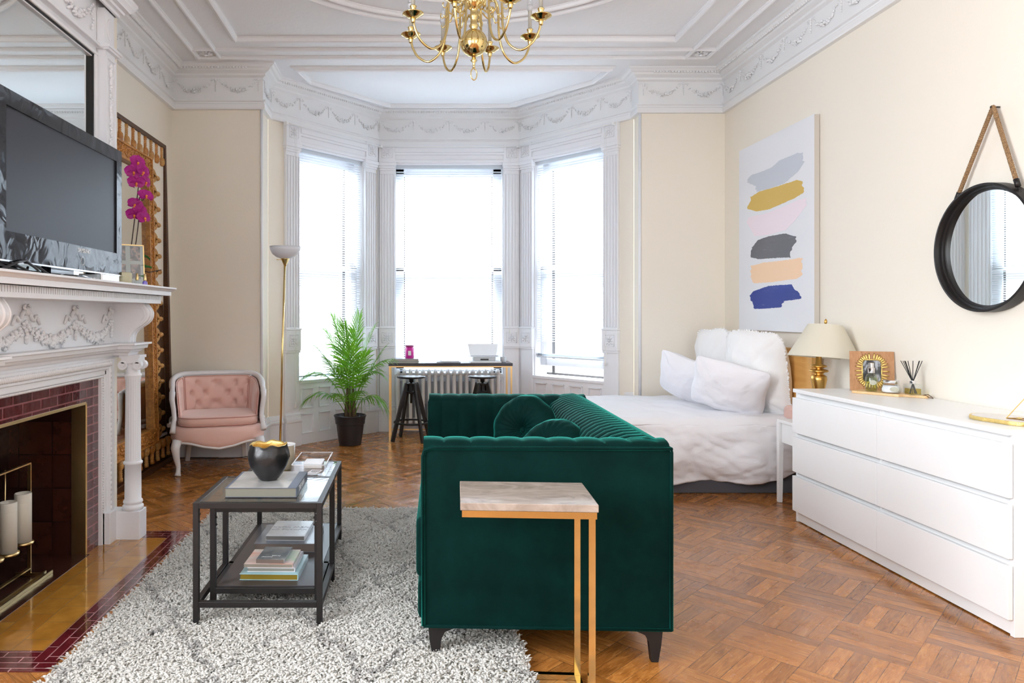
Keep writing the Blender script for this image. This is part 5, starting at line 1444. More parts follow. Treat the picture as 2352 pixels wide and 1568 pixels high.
for k in range(n):
    y = -HY + .09 + (2 * HY - .18) * k / (n - 1)
    for z0, sg in ((2.44, 1), (.22, -1)):
        H_ = .152
        pr = [(.022, 0), (.030, .010), (.034, .03), (.030, .055), (.018, .072), (.016, .078), (.022, .084), (.016, .090), (.022, .098), (.016, .105), (.022, .113), (.016, .12), (.022, .128), (.022, H_)]
        MB().lathe([(r, z * sg) for r, z in pr], (.034, y, z0), 12, f=lambda q, a, r, z: Vector((q.x * .8 * (1 + (.14 * math.cos(a * 6) if abs(z) < .07 else 0)), q.y * (1 + (.14 * math.cos(a * 6) if abs(z) < .07 else 0)), q.z))).xf(ML).build('spindle', M['carved_light'] if k % 2 == 0 else M['carved'], gm_, smooth=True)
for side in (1, -1):
    m_ = MB(); nn = 17
    for k in range(nn):
        z = .30 + (2.32 - .30) * k / (nn - 1); yb_ = side * (GY + .10)
        poly = []
        for t_ in range(13):
            a = PI * t_ / 12; poly.append((side * (GY + .095 + .14 * math.sin(a) ** .7), z + .060 * -math.cos(a)))
        m_.prism(poly, lambda p, q, t: (t, p, q), .02, .045)
        m_.tube([(.05, side * (GY + .155), z - .02), (.052, side * (GY + .185), z - .0), (.05, side * (GY + .155), z + .02), (.05, side * (GY + .13), z)], .007, 6, closed=True)
        m_.lathe([(.016, 0), (.020, .012), (.014, .022), (.020, .034), (.013, .045), (.020, .058), (.016, .075)], (.034, side * (GY + .225), z), 10, rot=axes((1, 0, 0), (0, 0, -side)))
    G(m_, 'side_carving', M['carved_light'], auto=40)
    m_ = MB().box(.006, .046, side * (HY - .24) - .008, side * (HY - .24) + .008, .22, 2.44)

# ================================================================ radiator, desk and stools in the bay
rd = thing('radiator', 'white cast iron column radiator below the middle bay window', 'radiator', (.375, 7.40, 0))
nr = 17; pitch = .064
for k in range(nr):
    x = (k - (nr - 1) / 2) * pitch; s_ = MB()
    for y in (-.052, .0, .052):
        s_.tube([(x, y, .10), (x, y, .14), (x, y, .58), (x, y, .625)], [.010, .019, .019, .012], 10, flat=1.0)
    s_.tube([(x, -.058, .60), (x, -.04, .632), (x, .0, .642), (x, .04, .632), (x, .058, .60)], .021, 10)
    s_.tube([(x, -.058, .135), (x, -.04, .105), (x, .0, .095), (x, .04, .105), (x, .058, .135)], .021, 10)
    if k in (0, nr - 1): s_.tube([(x, -.05, .11), (x, -.055, .03), (x, -.055, .0005)], [.022, .014, .022], 10).tube([(x, .05, .11), (x, .055, .03), (x, .055, .0005)], [.022, .014, .022], 10)
    s_.build('section', M['rad'], rd, smooth=True)
MB().tube([(-(nr - 1) / 2 * pitch - .03, 0, .60), ((nr - 1) / 2 * pitch + .03, 0, .60)], .019, 10).build('top_joint', M['rad'], rd, smooth=True)
MB().tube([(-(nr - 1) / 2 * pitch - .03, 0, .14), ((nr - 1) / 2 * pitch + .03, 0, .14)], .019, 10).build('bottom_joint', M['rad'], rd, smooth=True)

dk = thing('desk', 'narrow black topped desk on thin brass legs in front of the middle window', 'desk', (.378, 7.12, 0))
MB().box(-.60, .60, -.19, .17, .722, .75).build('desktop', M['desk_top'], dk, bevel=.002)
MB().box(-.595, .595, -.186, -.170, .710, .722).box(-.595, .595, .150, .166, .710, .722).box(-.595, -.579, -.17, .15, .710, .722).box(.579, .595, -.17, .15, .710, .722).build('top_frame', M['brass_warm'], dk)
for x in (-.587, .587):
    for y in (-.178, .158): MB().box(x - .008, x + .008, y - .008, y + .008, .0005, .710).build('leg', M['brass_warm'], dk)
MB().box(-.579, .579, .152, .164, .05, .062).build('rear_bar', M['brass_warm'], dk)
def stool():
    t = thing('stool', 'black adjustable stool', 'stool', (0, 0, 0))
    MB().lathe([(0, .600), (.10, .600), (.138, .606), (.142, .614), (.138, .620), (.06, .616), (0, .615)], (0, 0, 0), 36).build('seat', M['stool_seat'], t, smooth=True)
    MB().lathe([(.0, .36), (.011, .36), (.011, .56), (.022, .565), (.022, .585), (.03, .600), (0, .600)], (0, 0, 0), 16).build('screw', M['black_metal'], t, smooth=True)
    h = MB(); h.lathe([(.0, .535), (.055, .535), (.058, .54), (.058, .552), (.0, .555)], (0, 0, 0), 24); h.lathe([(.0, .455), (.058, .455), (.06, .46), (.06, .474), (.02, .476), (.02, .535)], (0, 0, 0), 24)
    h.build('collar', M['black_metal'], t, auto=40)
    for k in range(4):
        a = R(45 + 90 * k); c, s_ = math.cos(a), math.sin(a)
        MB().bar((.055 * c, .055 * s_, .555), (.21 * c, .21 * s_, .001), .022, .038, up=(c, s_, .3)).build('leg', M['stool_leg'], t, bevel=.003)
    MB().tube([(.165 * math.cos(2 * PI * k / 40), .165 * math.sin(2 * PI * k / 40), .175) for k in range(40)], .009, 8, closed=True).build('footrest', M['black_metal'], t, smooth=True)
    return t
s1_ = stool(); s1_.location = (-.002, 6.98, 0); s1_.rotation_euler = (0, 0, R(-14)); tag(s1_, 'black industrial stool under the left end of the desk, fully seen beside the sofa', 'stool', 'black round stools at the desk')
s2_ = copy_tree(s1_); s2_.location = (.692, 7.0, 0); s2_.rotation_euler = (0, 0, R(8)); tag(s2_, 'black industrial stool under the right end of the desk, half hidden behind the sofa', 'stool')
# things on the desk
DZ = .750
for i, (th, w, col_, lab) in enumerate(((.010, .262, (.55, .55, .53), 'bottom'), (.010, .258, (.40, .42, .42), 'second from the bottom'), (.009, .26, (.62, .56, .56), 'third from the bottom'), (.009, .255, (.5, .5, .52), 'topmost'))):
    t = thing('magazine', 'glossy magazine on the left end of the desk, %s in its stack' % lab, 'magazine', (-.062 + .002 * (i % 2), 7.04, DZ + .0102 * i), R((-1, 1, 0, -1)[i]))
    MB().box(-w / 2, w / 2, -.10, .10, .0003, .0012).box(-w / 2, w / 2, -.10, .10, th - .001, th).box(w / 2 - .001, w / 2, -.10, .10, .0003, th).build('cover', material('magazine_cover', tuple(c * .6 for c in col_), .25), t)
    MB().box(-w / 2 + .001, w / 2 - .001, -.099, .099, .0012, th - .001).build('pages', material('magazine_pages', col_, .7), t)
jr = thing('jar_candle', 'magenta glass jar candle with a small white label on the magazine stack', 'candle', (-.018, 7.03, DZ + .0408))
MB().lathe([(0, 0), (.040, 0), (.044, .004), (.044, .098), (.038, .104), (.038, .112), (.0, .112)], (0, 0, .0005), 28).build('jar', M['magenta'], jr, smooth=True)
MB().lathe([(.040, .112), (.044, .114), (.044, .126), (.040, .130), (0, .130)], (0, 0, .0005), 28).build('lid', M['magenta_dark'], jr, auto=40)
MB().box(-.015, .015, -.0462, -.043, .032, .075).build('label', M['white'], jr)
for nm, lab, x, y, rz, w, d, th, z, mt in (('paper_sheet', 'loose white sheet of paper hanging over the middle of the desk', .24, 7.02, 8, .21, .16, .0012, 0, 'white'), ('folder', 'thin grey folder lying in the middle of the desk', .365, 7.03, -4, .23, .17, .010, 0.0, 'folder'), ('notebook', 'thin pale notebook on top of the grey folder on the desk', .375, 7.04, 3, .17, .13, .008, .0105, 'white'), ('paper_sheet', 'white paper sheet at the right of the grey folder on the desk', .52, 7.04, -12, .16, .13, .0012, 0, 'white'), ('closed_laptop', 'flat white closed laptop on the desk below the white stand', .72, 7.05, 1, .30, .20, .015, 0, 'white_paint')):
    t = thing(nm, lab, nm.split('_')[-1], (x, y, DZ + z), R(rz)); MB().box(-w / 2, w / 2, -d / 2, d / 2, .0003, th).build(nm + '_body', M[mt], t, bevel=min(.003, th / 3))
pn_ = thing('printer', 'small white printer with an open tray at the right end of the desk', 'printer', (.715, 7.10, DZ + .0152))
MB().box(-.11, .11, -.07, .07, .0003, .040).build('body', M['grey_plastic'], pn_, bevel=.006); MB().box(-.15, .15, -.085, .08, .040, .046).build('lid', M['white'], pn_, bevel=.002)
MB().box(-.135, .135, -.06, -.055, .046, .05).box(-.04, .04, -.073, -.07, .008, .022).build('slot', M['black_plastic'], pn_)
pb = MB(); pb.add([(-.13, .06, .046), (.13, .06, .046), (.15, .10, .16), (-.15, .10, .16), (-.13, .064, .046), (.13, .064, .046), (.15, .104, .16), (-.15, .104, .16)], [(0, 1, 2, 3), (7, 6, 5, 4), (0, 4, 5, 1), (1, 5, 6, 2), (2, 6, 7, 3), (3, 7, 4, 0)]); pb.build('paper_support', M['white'], pn_)
cp_ = thing('cup', 'small pale cup at the right end of the desk', 'cup', (.905, 7.08, DZ)); MB().lathe([(0, 0), (.026, 0), (.028, .003), (.030, .052), (.027, .052), (.025, .006), (0, .006)], (0, 0, .0005), 24).build('body', M['grey_plastic'], cp_, smooth=True)

# ================================================================ bed
bd_ = thing('bed', 'double bed with rumpled white duvet and maple headboard against the right wall', 'bed', (1.62, 5.53, 0))
def BD(mb, nm, mat, **k): return mb.build(nm, mat, bd_, world=True, **k)
BX0, BX1, BYn, BYf = .62, 2.64, 4.90, 6.20
BD(MB().box(BX0 + .03, BX1 - .01, BYn + .0, BYf, .0005, .20), 'base', M['grey_fabric'], bevel=.01)
BD(MB().box(BX0 + .02, BX1, BYn + .02, BYf, .20, .44), 'mattress', M['sheet'], bevel=.05, bseg=4)
def duvet(u, v):
    # v: 0 near hem -> 1 far edge; u along the bed
    x = BX0 - .04 + (BX1 + .015 - BX0 + .04) * u
    hem = .075 + .016 * math.sin(x * 7) + .10 * max(0, (x - 2.25) / .4) ** 1.3
    if v < .40:
        f = v / .40; z = hem + (.47 - hem) * f; bul = .055 * math.sin(PI * (f * .8 + .1)) ; y = BYn - .005 - bul - .02 * (1 - f) * math.sin(x * 11 + 1.0)
    elif v < .5:
        a = (v - .40) / .10 * PI / 2; y = BYn + .055 - .077 * math.cos(a); z = .455 + .055 * math.sin(a)
    else:
        f = (v - .5) / .5; y = BYn + .055 + (BYf - .0 - BYn - .055) * f; z = .510 + .014 * math.sin(PI * f) - .0 * f
    # foot end falls away
    e = max(0, (BX0 + .10 - x) / .14); z = z if v < .45 else z - .10 * e * e
    n = noise.noise(Vector((x * 5, y * 4 + v * 4, z * 6))); n2 = noise.noise(Vector((x * 14 + z * 8, v * 20, 3))) + .8 * abs(noise.noise(Vector((x * 8 - z * 9, v * 13, 7))))
    amt = .014 + .016 * max(0, min(1, (.44 - v) / .12)); sm_ = max(0, min(1, (v - .34) / .12)); sm_ = sm_ * sm_ * (3 - 2 * sm_)
    return (x + n2 * .003, y + n * amt * (1 - .8 * sm_) + n2 * (.008 - .004 * sm_), z + n * amt * (.2 + .8 * sm_) + n2 * .0045)
dv = MB().grid(duvet, 230, 150); do = BD(dv, 'duvet', M['sheet'], smooth=True)
sd_ = do.modifiers.new('thickness', 'SOLIDIFY'); sd_.thickness = .012; sd_.offset = 1
# piped hem of the duvet
hm = MB().tube([(lambda p: (p[0], p[1] - .004, p[2] + .002))(duvet(i / 60, 0)) for i in range(61)], .007, 6); BD(hm, 'duvet_hem', M['sheet'], smooth=True)
hbd = MB().box(2.652, 2.700, 4.74, 6.26, .12, .985); BD(hbd, 'headboard', M['maple'], bevel=.004)
BD(MB().box(2.640, 2.6525, 4.739, 4.79, .12, .986), 'headboard_edge', M['maple'], bevel=.002)
BD(MB().box(2.640, 2.6525, 6.20, 6.261, .12, .986), 'headboard_edge', M['maple'], bevel=.002)
def pillow(name, label, loc, rot, w, h, th, mat, seed, flange=0, group=None):
    """pillow standing in its local x-z plane, facing -y"""
    t = thing(name, label, 'pillow', loc, 0, group)
    mb = MB(); N_g = 44; pw_ = 5 if flange else 11
    def side(sg):
        def fn(u, v):
            a = (u - .5) * 2; b = (v - .5) * 2
            q_ = max(abs(a), abs(b), 1e-6) / max(1e-6, (abs(a) ** pw_ + abs(b) ** pw_) ** (1 / pw_)); ax = q_ * a * w / 2 * (1 - .03 * (1 - b * b) * abs(a) ** 3 + .012 * math.sin(b * 7 + seed)); bz = q_ * b * h / 2 * (1 - .02 * (1 - a * a) * abs(b) ** 3 + .014 * math.sin(a * 6 + seed * 2))
            m = max(0, (1 - abs(a) ** 2.2)) ** .6 * max(0, (1 - abs(b) ** 2.2)) ** .6
            n_ = noise.noise(Vector((a * 2.2 + seed, b * 2.2, sg))) * .12 + noise.noise(Vector((a * 6 + seed, b * 5, sg))) * .05
            # pull creases from the corners
            cr_ = .14 * math.sin((a + b) * 9 + seed) * abs(a * b) + .12 * math.sin((a - b) * 8 + seed * 2) * abs(a * b)
            q = Vector((ax, sg * th / 2 * m * (1 + n_ + cr_), bz))
            return rot @ q
        return fn
    mb.grid(side(-1), N_g, N_g); mb.grid(side(1), N_g, N_g)
    o = mb.build('cover', mat, t, smooth=True)
    if flange:
        sf_ = side(1)
        rim = lambda a, b, j: sf_(a / 2 + .5, b / 2 + .5) + rot @ Vector((0, j, 0))
        f = MB(); rf = random.Random(int(seed * 10))
        for k in range(150):
            s_ = (k + rf.uniform(-.5, .5)) % 150 / 150 * 3.999; e_ = int(s_); q = (s_ - e_) * 2 - 1
            p = [(q, 1), (1, -q), (-q, -1), (-1, q)][e_]
            if e_ == 2 and False: continue
            f.blob(rim(p[0], p[1], rf.uniform(-.006, .006)), .008 * rf.uniform(.4, 1.5), .005, .008 * rf.uniform(.4, 1.6), rot, 5, 3)
        f.build('trim', mat, o, smooth=True)
        # woven band down the middle of the sham
    return t
rE = lambda rz, lean, roll=0: (Matrix.Rotation(R(rz), 3, 'Z') @ Matrix.Rotation(R(lean), 3, 'X') @ Matrix.Rotation(R(roll), 3, 'Y'))
pillow('sham_pillow', 'large textured white square pillow at the near side of the headboard', (2.500, 5.19, .800), rE(-74, 10, 2), .58, .62, .27, M['sham'], 1.3, 1, 'large square pillows on the headboard')
pillow('sham_pillow', 'large textured white square pillow at the far side of the headboard', (2.495, 5.82, .800), rE(-84, 10, -3), .58, .62, .25, M['sham'], 2.7, 1, 'large square pillows on the headboard')
pillow('bed_pillow', 'plain white pillow leaning in front, nearest on the bed', (2.24, 5.07, .705), rE(-40, 30, 16), .50, .42, .22, M['pillow'], 4.1, 0, 'plain white pillows in front')
pillow('bed_pillow', 'plain white pillow leaning in front, far side of the bed', (2.15, 5.55, .71), rE(-56, 32, 24), .50, .42, .21, M['pillow'], 5.9, 0, 'plain white pillows in front')
pb_ = thing('folded_blanket', 'bunched corner of a pink blanket on the bed beside the headboard', 'blanket', (2.60, 4.90, .545))
cushion(MB(), (0, 0, 0), (.085, .11, .10), .6, .012, 0, 8).build('cloth', M['pink'], pb_, smooth=True)

# ================================================================ painting
CX = 2.700
pa = thing('painting', 'tall white canvas with six coloured brush strokes above the bed', 'painting', (2.735, 5.368, 1.095))
cv0 = MB().box(-.035, 0, -.552, .552, 0, 1.470).build('canvas', M['canvas'], pa, bevel=.001, bseg=1)
MB().box(-.0342, -.0005, -.5532, -.5518, .002, 1.468).build('canvas_edge', M['canvas_edge'], pa)
def onc(zx, zy):
    px = 1650 + zx / 2.85; py = 230 + zy / 2.85; d = CX * 1650 / (px - 945); z = CAM_Z + (722 - py) / 1650 * d
    return d - 5.368, z - 1.095
def stroke(nm, col_, pts, seed, streak=.5, lab=None):
    rs = random.Random(seed); P = []
    Q = [Vector(onc(*p)) for p in pts]
    for i in range(len(Q)):
        a, b = Q[i], Q[(i + 1) % len(Q)]; L = (b - a).length; n = max(1, int(L / .012))
        horiz = abs((b - a).x) > abs((b - a).y)
        for k in range(n):
            p = a.lerp(b, k / n); j = .003 if horiz else .016
            P.append((p.x + rs.uniform(-1, 1) * j, p.y + rs.uniform(-1, 1) * .0018))
    m = material(nm, col_, .55); t = NT(m); p_ = t.n['Principled BSDF']
    f = t.noise(t.mapping(t.coords(), scale=(1, 2.2, 26), rot=(R(12), 0, 0)), 3.0, 4, .65)
    t.put(p_.inputs['Base Color'], t.mix(t.ramp(f, [(.62, 0.0), (.78, streak * .7)]), col_, (.80, .81, .84)))
    t.put(p_.inputs['Normal'], t.bump(f, .002, .5))
    import bmesh
    mb = MB(); n = len(P)
    mb.add([(-.0355, p[0], p[1]) for p in P], [tuple(range(n))])
    me = bpy.data.meshes.new('brush_stroke'); bm = bmesh.new()
    vs = [bm.verts.new((-.0354, p[0], p[1])) for p in P]
    es = [bm.edges.new((vs[i], vs[(i + 1) % n])) for i in range(n)]
    bmesh.ops.triangle_fill(bm, use_beauty=True, edges=es)
    r = bmesh.ops.extrude_face_region(bm, geom=bm.faces[:]); bmesh.ops.translate(bm, verts=[v for v in r['geom'] if isinstance(v, bmesh.types.BMVert)], vec=(-.0008, 0, 0))
    bmesh.ops.recalc_face_normals(bm, faces=bm.faces); bm.to_mesh(me); bm.free(); me.materials.append(m)
    o = bpy.data.objects.new('brush_stroke', me); COL.objects.link(o); o.parent = cv0; o['label'] = lab
stroke('grey_paint', lin((196, 202, 211)), [(190, 520), (215, 490), (300, 462), (350, 440), (400, 395), (520, 345), (548, 345), (550, 395), (564, 402), (520, 470), (430, 545), (330, 580), (255, 598), (240, 560), (200, 545)], 1, .4, 'pale grey brush stroke')
stroke('ochre_paint', lin((206, 172, 84)), [(195, 690), (215, 655), (210, 635), (265, 600), (400, 560), (515, 522), (553, 530), (553, 610), (500, 640), (400, 685), (330, 715), (250, 728), (195, 712)], 2, .7, 'ochre gold brush stroke')
stroke('blush_paint', lin((240, 226, 234)), [(185, 800), (200, 765), (300, 745), (420, 700), (520, 655), (575, 640), (575, 690), (500, 790), (440, 850), (330, 880), (240, 890), (215, 850)], 3, .3, 'very pale pink brush stroke')
stroke('charcoal_paint', lin((98, 98, 104)), [(210, 990), (220, 965), (260, 915), (330, 890), (440, 872), (515, 895), (500, 940), (478, 965), (475, 1030), (400, 1030), (265, 1040), (212, 1028)], 4, .35, 'charcoal grey brush stroke')
stroke('peach_paint', lin((244, 208, 172)), [(212, 1085), (300, 1062), (420, 1050), (530, 1032), (553, 1036), (545, 1150), (510, 1170), (330, 1192), (235, 1198), (212, 1150)], 5, .5, 'peach brush stroke')
stroke('cobalt_paint', (.004, .028, .24), [(205, 1280), (230, 1250), (330, 1215), (480, 1205), (500, 1240), (525, 1252), (540, 1300), (430, 1315), (410, 1355), (280, 1365), (232, 1366), (215, 1310)], 6, .35, 'cobalt blue brush stroke')

# ================================================================ round mirror on its rope
rm_ = thing('wall_mirror', 'round black framed mirror hanging from a rope on the right wall', 'mirror', (2.735, 3.375, 1.533))
rx = axes((0, 1, 0), (0, 0, 1)); rx = Matrix((Vector((0, -1, 0)), Vector((0, 0, 1)), Vector((-1, 0, 0)))).transposed()
MB().lathe([(.298, .002), (.302, .004), (.302, .062), (.292, .064), (.290, .040), (.280, .038), (.278, .030), (.270, .028), (.270, .002)], (0, 0, 0), 96, rot=rx).build('frame', M['black_metal'], rm_, auto=35)
MB().lathe([(0, .024), (.272, .024), (.272, .022), (0, .022)], (0, 0, 0), 96, rot=rx).build('glass', M['mirror'], rm_)
apex = Vector((-.03, -.035, .655)); 
for s_ in (-1, 1):
    e = Vector((-.036, s_ * .178, .262)); d = (e - apex); L = d.length; d.normalize(); sx = d.cross(Vector((1, 0, 0))).normalized(); sy = d.cross(sx)
    rp_ = MB()
    for st_ in range(3):
        rp_.tube([apex + d * (L * i / 110) + (sx * math.cos(i * .85 + st_ * 2.094) + sy * math.sin(i * .85 + st_ * 2.094)) * .0052 for i in range(111)], .0052, 6)
    rp_.build('rope', M['rope'], rm_, smooth=True)
    MB().tube([e - d * .03, e + d * .006], .0115, 12).tube([e + d * .006, e + d * .03], .004, 8).blob(e + d * .030, .008, .008, .010).build('rope_clasp', M['black_metal'], rm_, smooth=True)
MB().tube([apex + Vector((.03, 0, -.004)), apex + Vector((-.014, 0, -.004))], .0035, 8).build('nail', M['black_metal'], rm_)

# ================================================================ nightstand and table lamp
ns = thing('nightstand', 'white bedside table with slim legs between the bed and the dresser', 'side table', (2.555, 4.49, 0))
MB().box(-.17, .17, -.215, .20, .520, .54).build('tabletop', M['white_paint'], ns, bevel=.002)
MB().box(-.158, .165, -.20, .16, .392, .519).build('drawer', M['white_paint'], ns, bevel=.002)
for x in (-.155, .155):
    for y in (-.198, .183): MB().bar((x, y, .52), (x * 1.02, y * 1.02, .0005), .034, .034, up=(0, 1, 0), w2=.026, h2=.026).build('leg', M['white_paint'], ns, bevel=.002)
lp_ = thing('table_lamp', 'gold turned table lamp with a cream cone shade on the bedside table', 'table lamp', (2.535, 4.47, .54))
MB().lathe([(0, 0), (.075, 0), (.078, .008), (.06, .02), (.03, .03), (.022, .05), (.020, .13), (.024, .18), (.038, .235), (.046, .275), (.044, .295), (.032, .305), (.024, .308), (.03, .318), (.052, .324), (.055, .330), (.046, .337), (.024, .341), (.022, .348), (.044, .354), (.047, .360), (.036, .366), (.018, .371), (.015, .43), (0, .43)], (0, 0, .0005), 32).build('base', M['gold_paint'], lp_, smooth=True)
tl_ = euler(R(-2), R(5), 0)
MB().lathe([(.202, .412), (.096, .618)], (0, 0, 0), 48, rot=tl_, cap=False).lathe([(.2, .4125), (.094, .6185)], (0, 0, 0), 48, rot=tl_, cap=False).build('shade', M['shade'], lp_, smooth=True)
MB().lathe([(.003, .60), (.004, .622), (.009, .632), (.008, .645), (.002, .656)], (0, 0, 0), 12, rot=tl_).build('finial', M['gold_paint'], lp_, smooth=True)
MB().tube([(0, 0, .43), (0.003, 0, .45), (.05, 0, .53), (.05, 0, .58), (.02, 0, .612)], .0018, 5).tube([(0, 0, .45), (-.04, 0, .53), (-.03, 0, .58), (.05, 0, .612)], .0018, 5).build('harp', M['brass_satin'], lp_)

# ================================================================ dresser
dr = thing('dresser', 'long white six drawer dresser against the right wall', 'dresser', (2.49, 3.48, 0))
hx0, hx1, hy = -.215, .240, .76
MB().box(-.238, .242, -.762, .762, .762, .783).build('top', M['white_paint'], dr, bevel=.0015)
for s_ in (-1, 1): MB().box(hx0, hx1, s_ * hy - .010, s_ * hy + .010, .0005, .762).build('side_panel', M['white_paint'], dr, bevel=.001)
MB().box(hx0 + .022, hx1, -hy + .01, hy - .01, .03, .75).build('carcass', M['white_paint'], dr)
MB().box(hx0 + .004, hx0 + .022, -hy + .01, hy - .01, .006, .064).build('plinth', M['white_paint'], dr)
MB().box(hx0 + .0, hx0 + .022, -.009, .009, .065, .762).build('divider', M['white_paint'], dr)
for z0, z1 in ((.066, .270), (.296, .500), (.526, .731)):
    for y0, y1 in ((-.768, -.0015), (.0015, .768)):
        d_ = MB().box(-.238, -.219, y0, y1, z0, z1).build('drawer', M['white_paint'], dr, bevel=.0015)
        # bevelled grip strip above each front
        MB().prism([(-.217, z1 - .012), (-.217, z1 + .003), (-.214, z1 + .006), (-.194, z1 + .027), (-.190, z1 + .027), (-.190, z1 - .012)], lambda p, q, t: (p, t, q), (y0 + .012 if y0 < -.1 else .009), (y1 - .012 if y1 > .1 else -.009)).build('grip', M['white_paint'], d_)
TZ = .783
fr_ = thing('picture_frame', 'oak board frame with gold leaf oval surround and black and white photo', 'picture frame', (2.62, 4.085, TZ), 0)
FM = Matrix.Rotation(R(-26), 4, 'Z') @ Matrix.Rotation(R(-9), 4, 'X') 
def FR(mb, nm, mat, parent=fr_, **k): return mb.xf(FM).build(nm, mat, parent, **k)
FR(MB().box(-.108, .108, -.006, .008, .0015, .228), 'board', M['frame_wood'], bevel=.001)
FR(MB().box(-.045, .045, -.0085, -.006, .052, .178), 'photo', M['bw_photo'])
gf = MB()
for q in ((-.050, -.044, .048, .182), (.044, .050, .048, .182), (-.05, .05, .176, .182), (-.05, .05, .048, .054)): gf.box(q[0], q[1], -.012, -.006, q[2], q[3])
for k in range(34):
    a = 2 * PI * k / 34; ca_, sa_ = math.cos(a), math.sin(a)
    ex, ez = .062 * math.copysign(abs(ca_) ** .7, ca_), .082 * math.copysign(abs(sa_) ** .75, sa_)
    L = .016 + .008 * (abs(sa_) ** 8 + abs(ca_) ** 8)
    rot_ = Matrix.Rotation(-math.atan2(sa_, ca_) + PI / 2 * 0, 3, 'Y')
    gf.blob((ex, -.009, .115 + ez), L, .004, .0055, rot_, 6, 4)
FR(gf, 'gold_surround', M['gold_leaf'], smooth=True)
cb2 = thing('cutting_board', 'pale bamboo cutting board with a handle lying on the dresser', 'board', (2.572, 3.925, TZ), R(-58))
poly = [(-.125, -.062), (.085, -.062), (.105, -.055), (.115, -.03), (.125, -.020), (.215, -.018), (.222, -.010), (.222, .010), (.215, .018), (.125, .020), (.115, .03), (.105, .055), (.085, .062), (-.125, .062), (-.132, .055), (-.132, -.055)]
MB().prism(poly, lambda p, q, t: (p, q, t), .0005, .014).build('board', M['bamboo'], cb2, bevel=.002)
MB().tube([(.20, 0, .016), (.215, .012, .020), (.235, .012, .006), (.245, -.005, .003), (.230, -.014, .006), (.21, -.008, .018)], .0018, 6, closed=True).build('cord', M['dark_wood'], cb2, smooth=True)
BZ = TZ + .0142
sp = thing('spray_bottle', 'clear perfume spray bottle with silver cap on the cutting board', 'bottle', (2.538, 3.965, BZ))
MB().lathe([(0, 0), (.026, 0), (.029, .004), (.030, .055), (.029, .075), (.022, .090), (.012, .098), (.012, .102)], (0, 0, .0005), 28).build('bottle', M['glass_green'], sp, smooth=True)
MB().lathe([(0, .003), (.026, .004), (.0275, .055), (.026, .074), (.0, .080)], (0, 0, .0005), 24).build('liquid', M['liquid_pale'], sp, smooth=True)
MB().lathe([(.0165, .100), (.017, .101), (.017, .128), (.013, .130), (.013, .155), (0, .156)], (0, 0, .0005), 24).build('cap', M['chrome'], sp, auto=40)
ov = MB().lathe([(0, 0), (.017, 0), (.017, .001), (0, .001)], (-.0085, -.0292, .050), 24, rot=axes((.95, -.3, 0), (0, 0, 1)) @ Matrix.Diagonal((1, .8, 1))).build('label', M['cream_label'], sp)
cj = thing('cream_jar', 'squat clear glass jar with silver lid on the cutting board', 'jar', (2.585, 3.872, BZ))
MB().lathe([(0, 0), (.040, 0), (.046, .006), (.047, .022), (.040, .044), (.036, .050), (.036, .056)], (0, 0, .0005), 32).build('glass', M['glass'], cj, smooth=True)
MB().lathe([(0, .004), (.038, .004), (.042, .010), (.0425, .022), (.035, .040), (0, .042)], (0, 0, .0005), 28).build('cream', M['white'], cj, smooth=True)
MB().lathe([(.037, .054), (.038, .056), (.038, .068), (.036, .070), (0, .070)], (0, 0, .0005), 32).build('lid', M['chrome'], cj, auto=40)
MB().lathe([(0, 0), (.022, 0), (.022, .001), (0, .001)], (-.012, -.0445, .024), 24, rot=axes((.96, -.26, 0), (0, 0, 1)) @ Matrix.Diagonal((1, .55, 1))).build('label', M['cream_label'], cj)
df = thing('reed_diffuser', 'glass reed diffuser with yellow oil and black sticks on the cutting board', 'diffuser', (2.645, 3.79, BZ))
MB().box(-.030, .030, -.030, .030, .0005, .056).lathe([(.013, .056), (.013, .075), (.012, .075)], (0, 0, 0), 20, cap=False).build('bottle', M['glass'], df, bevel=.005)
MB().box(-.0265, .0265, -.0265, .0265, .003, .033).build('oil', M['oil'], df, bevel=.003)
MB().lathe([(.0142, .058), (.0146, .060), (.0146, .072), (.0142, .074)], (0, 0, 0), 20).build('collar', M['chrome'], df)
for k, (dx, dy) in enumerate(((-.050, .02), (-.046, -.01), (-.036, .012), (-.026, 0), (.008, .01), (.026, -.01), (.045, .012), (.050, 0), (-.052, 0))):
    MB().tube([(-dx * .35, -dy * .35, .006), (0, 0, .065), (dx, dy, .178)], .0017, 6).build('stick', M['black'], df)
ag = thing('agate_tray', 'white stone slice tray with a gilded rim at the near end of the dresser', 'tray', (2.430, 2.935, TZ))
def slab(r, a): return r * (1 + .06 * math.sin(a * 3 + 1) + .04 * math.sin(a * 5) + .012 * math.sin(a * 23))
def ring(r0, r1, z0, z1, nm, mt):
    mb = MB(); n = 90; pts_ = []
    mb.grid(lambda u, v: (lambda a, rz: (slab(rz[0], a) * math.cos(a) * .85, slab(rz[0], a) * math.sin(a) * 1.25, rz[1]))(2 * PI * u, [(0, z0), (r1 * .98, z0), (r1, (z0 + z1) / 2), (r1 * .98, z1), (r0, z1)][round(v * 4)]), n, 5, closeu=True)
    return mb.build(nm, mt, ag, smooth=False, auto=40)
ring(.106, .115, .0005, .016, 'rim', M['gold_leaf']); 
MB().grid(lambda u, v: (slab(.107, 2 * PI * u) * v * math.cos(2 * PI * u) * .85, slab(.107, 2 * PI * u) * v * math.sin(2 * PI * u) * 1.25, .0165 - .0002 * v), 90, 5, closeu=True).build('stone', M['marble_white'], ag, smooth=True)
jw = thing('ring_holder', 'gold wire pyramid ring holder standing on the stone tray', 'jewellery holder', (2.455, 2.86, TZ + .0172))
wv = [Vector((-.045, .05, .001)), Vector((.05, .03, .001)), Vector((-.01, -.06, .001)), Vector((0, 0, .10))]
w_ = MB()
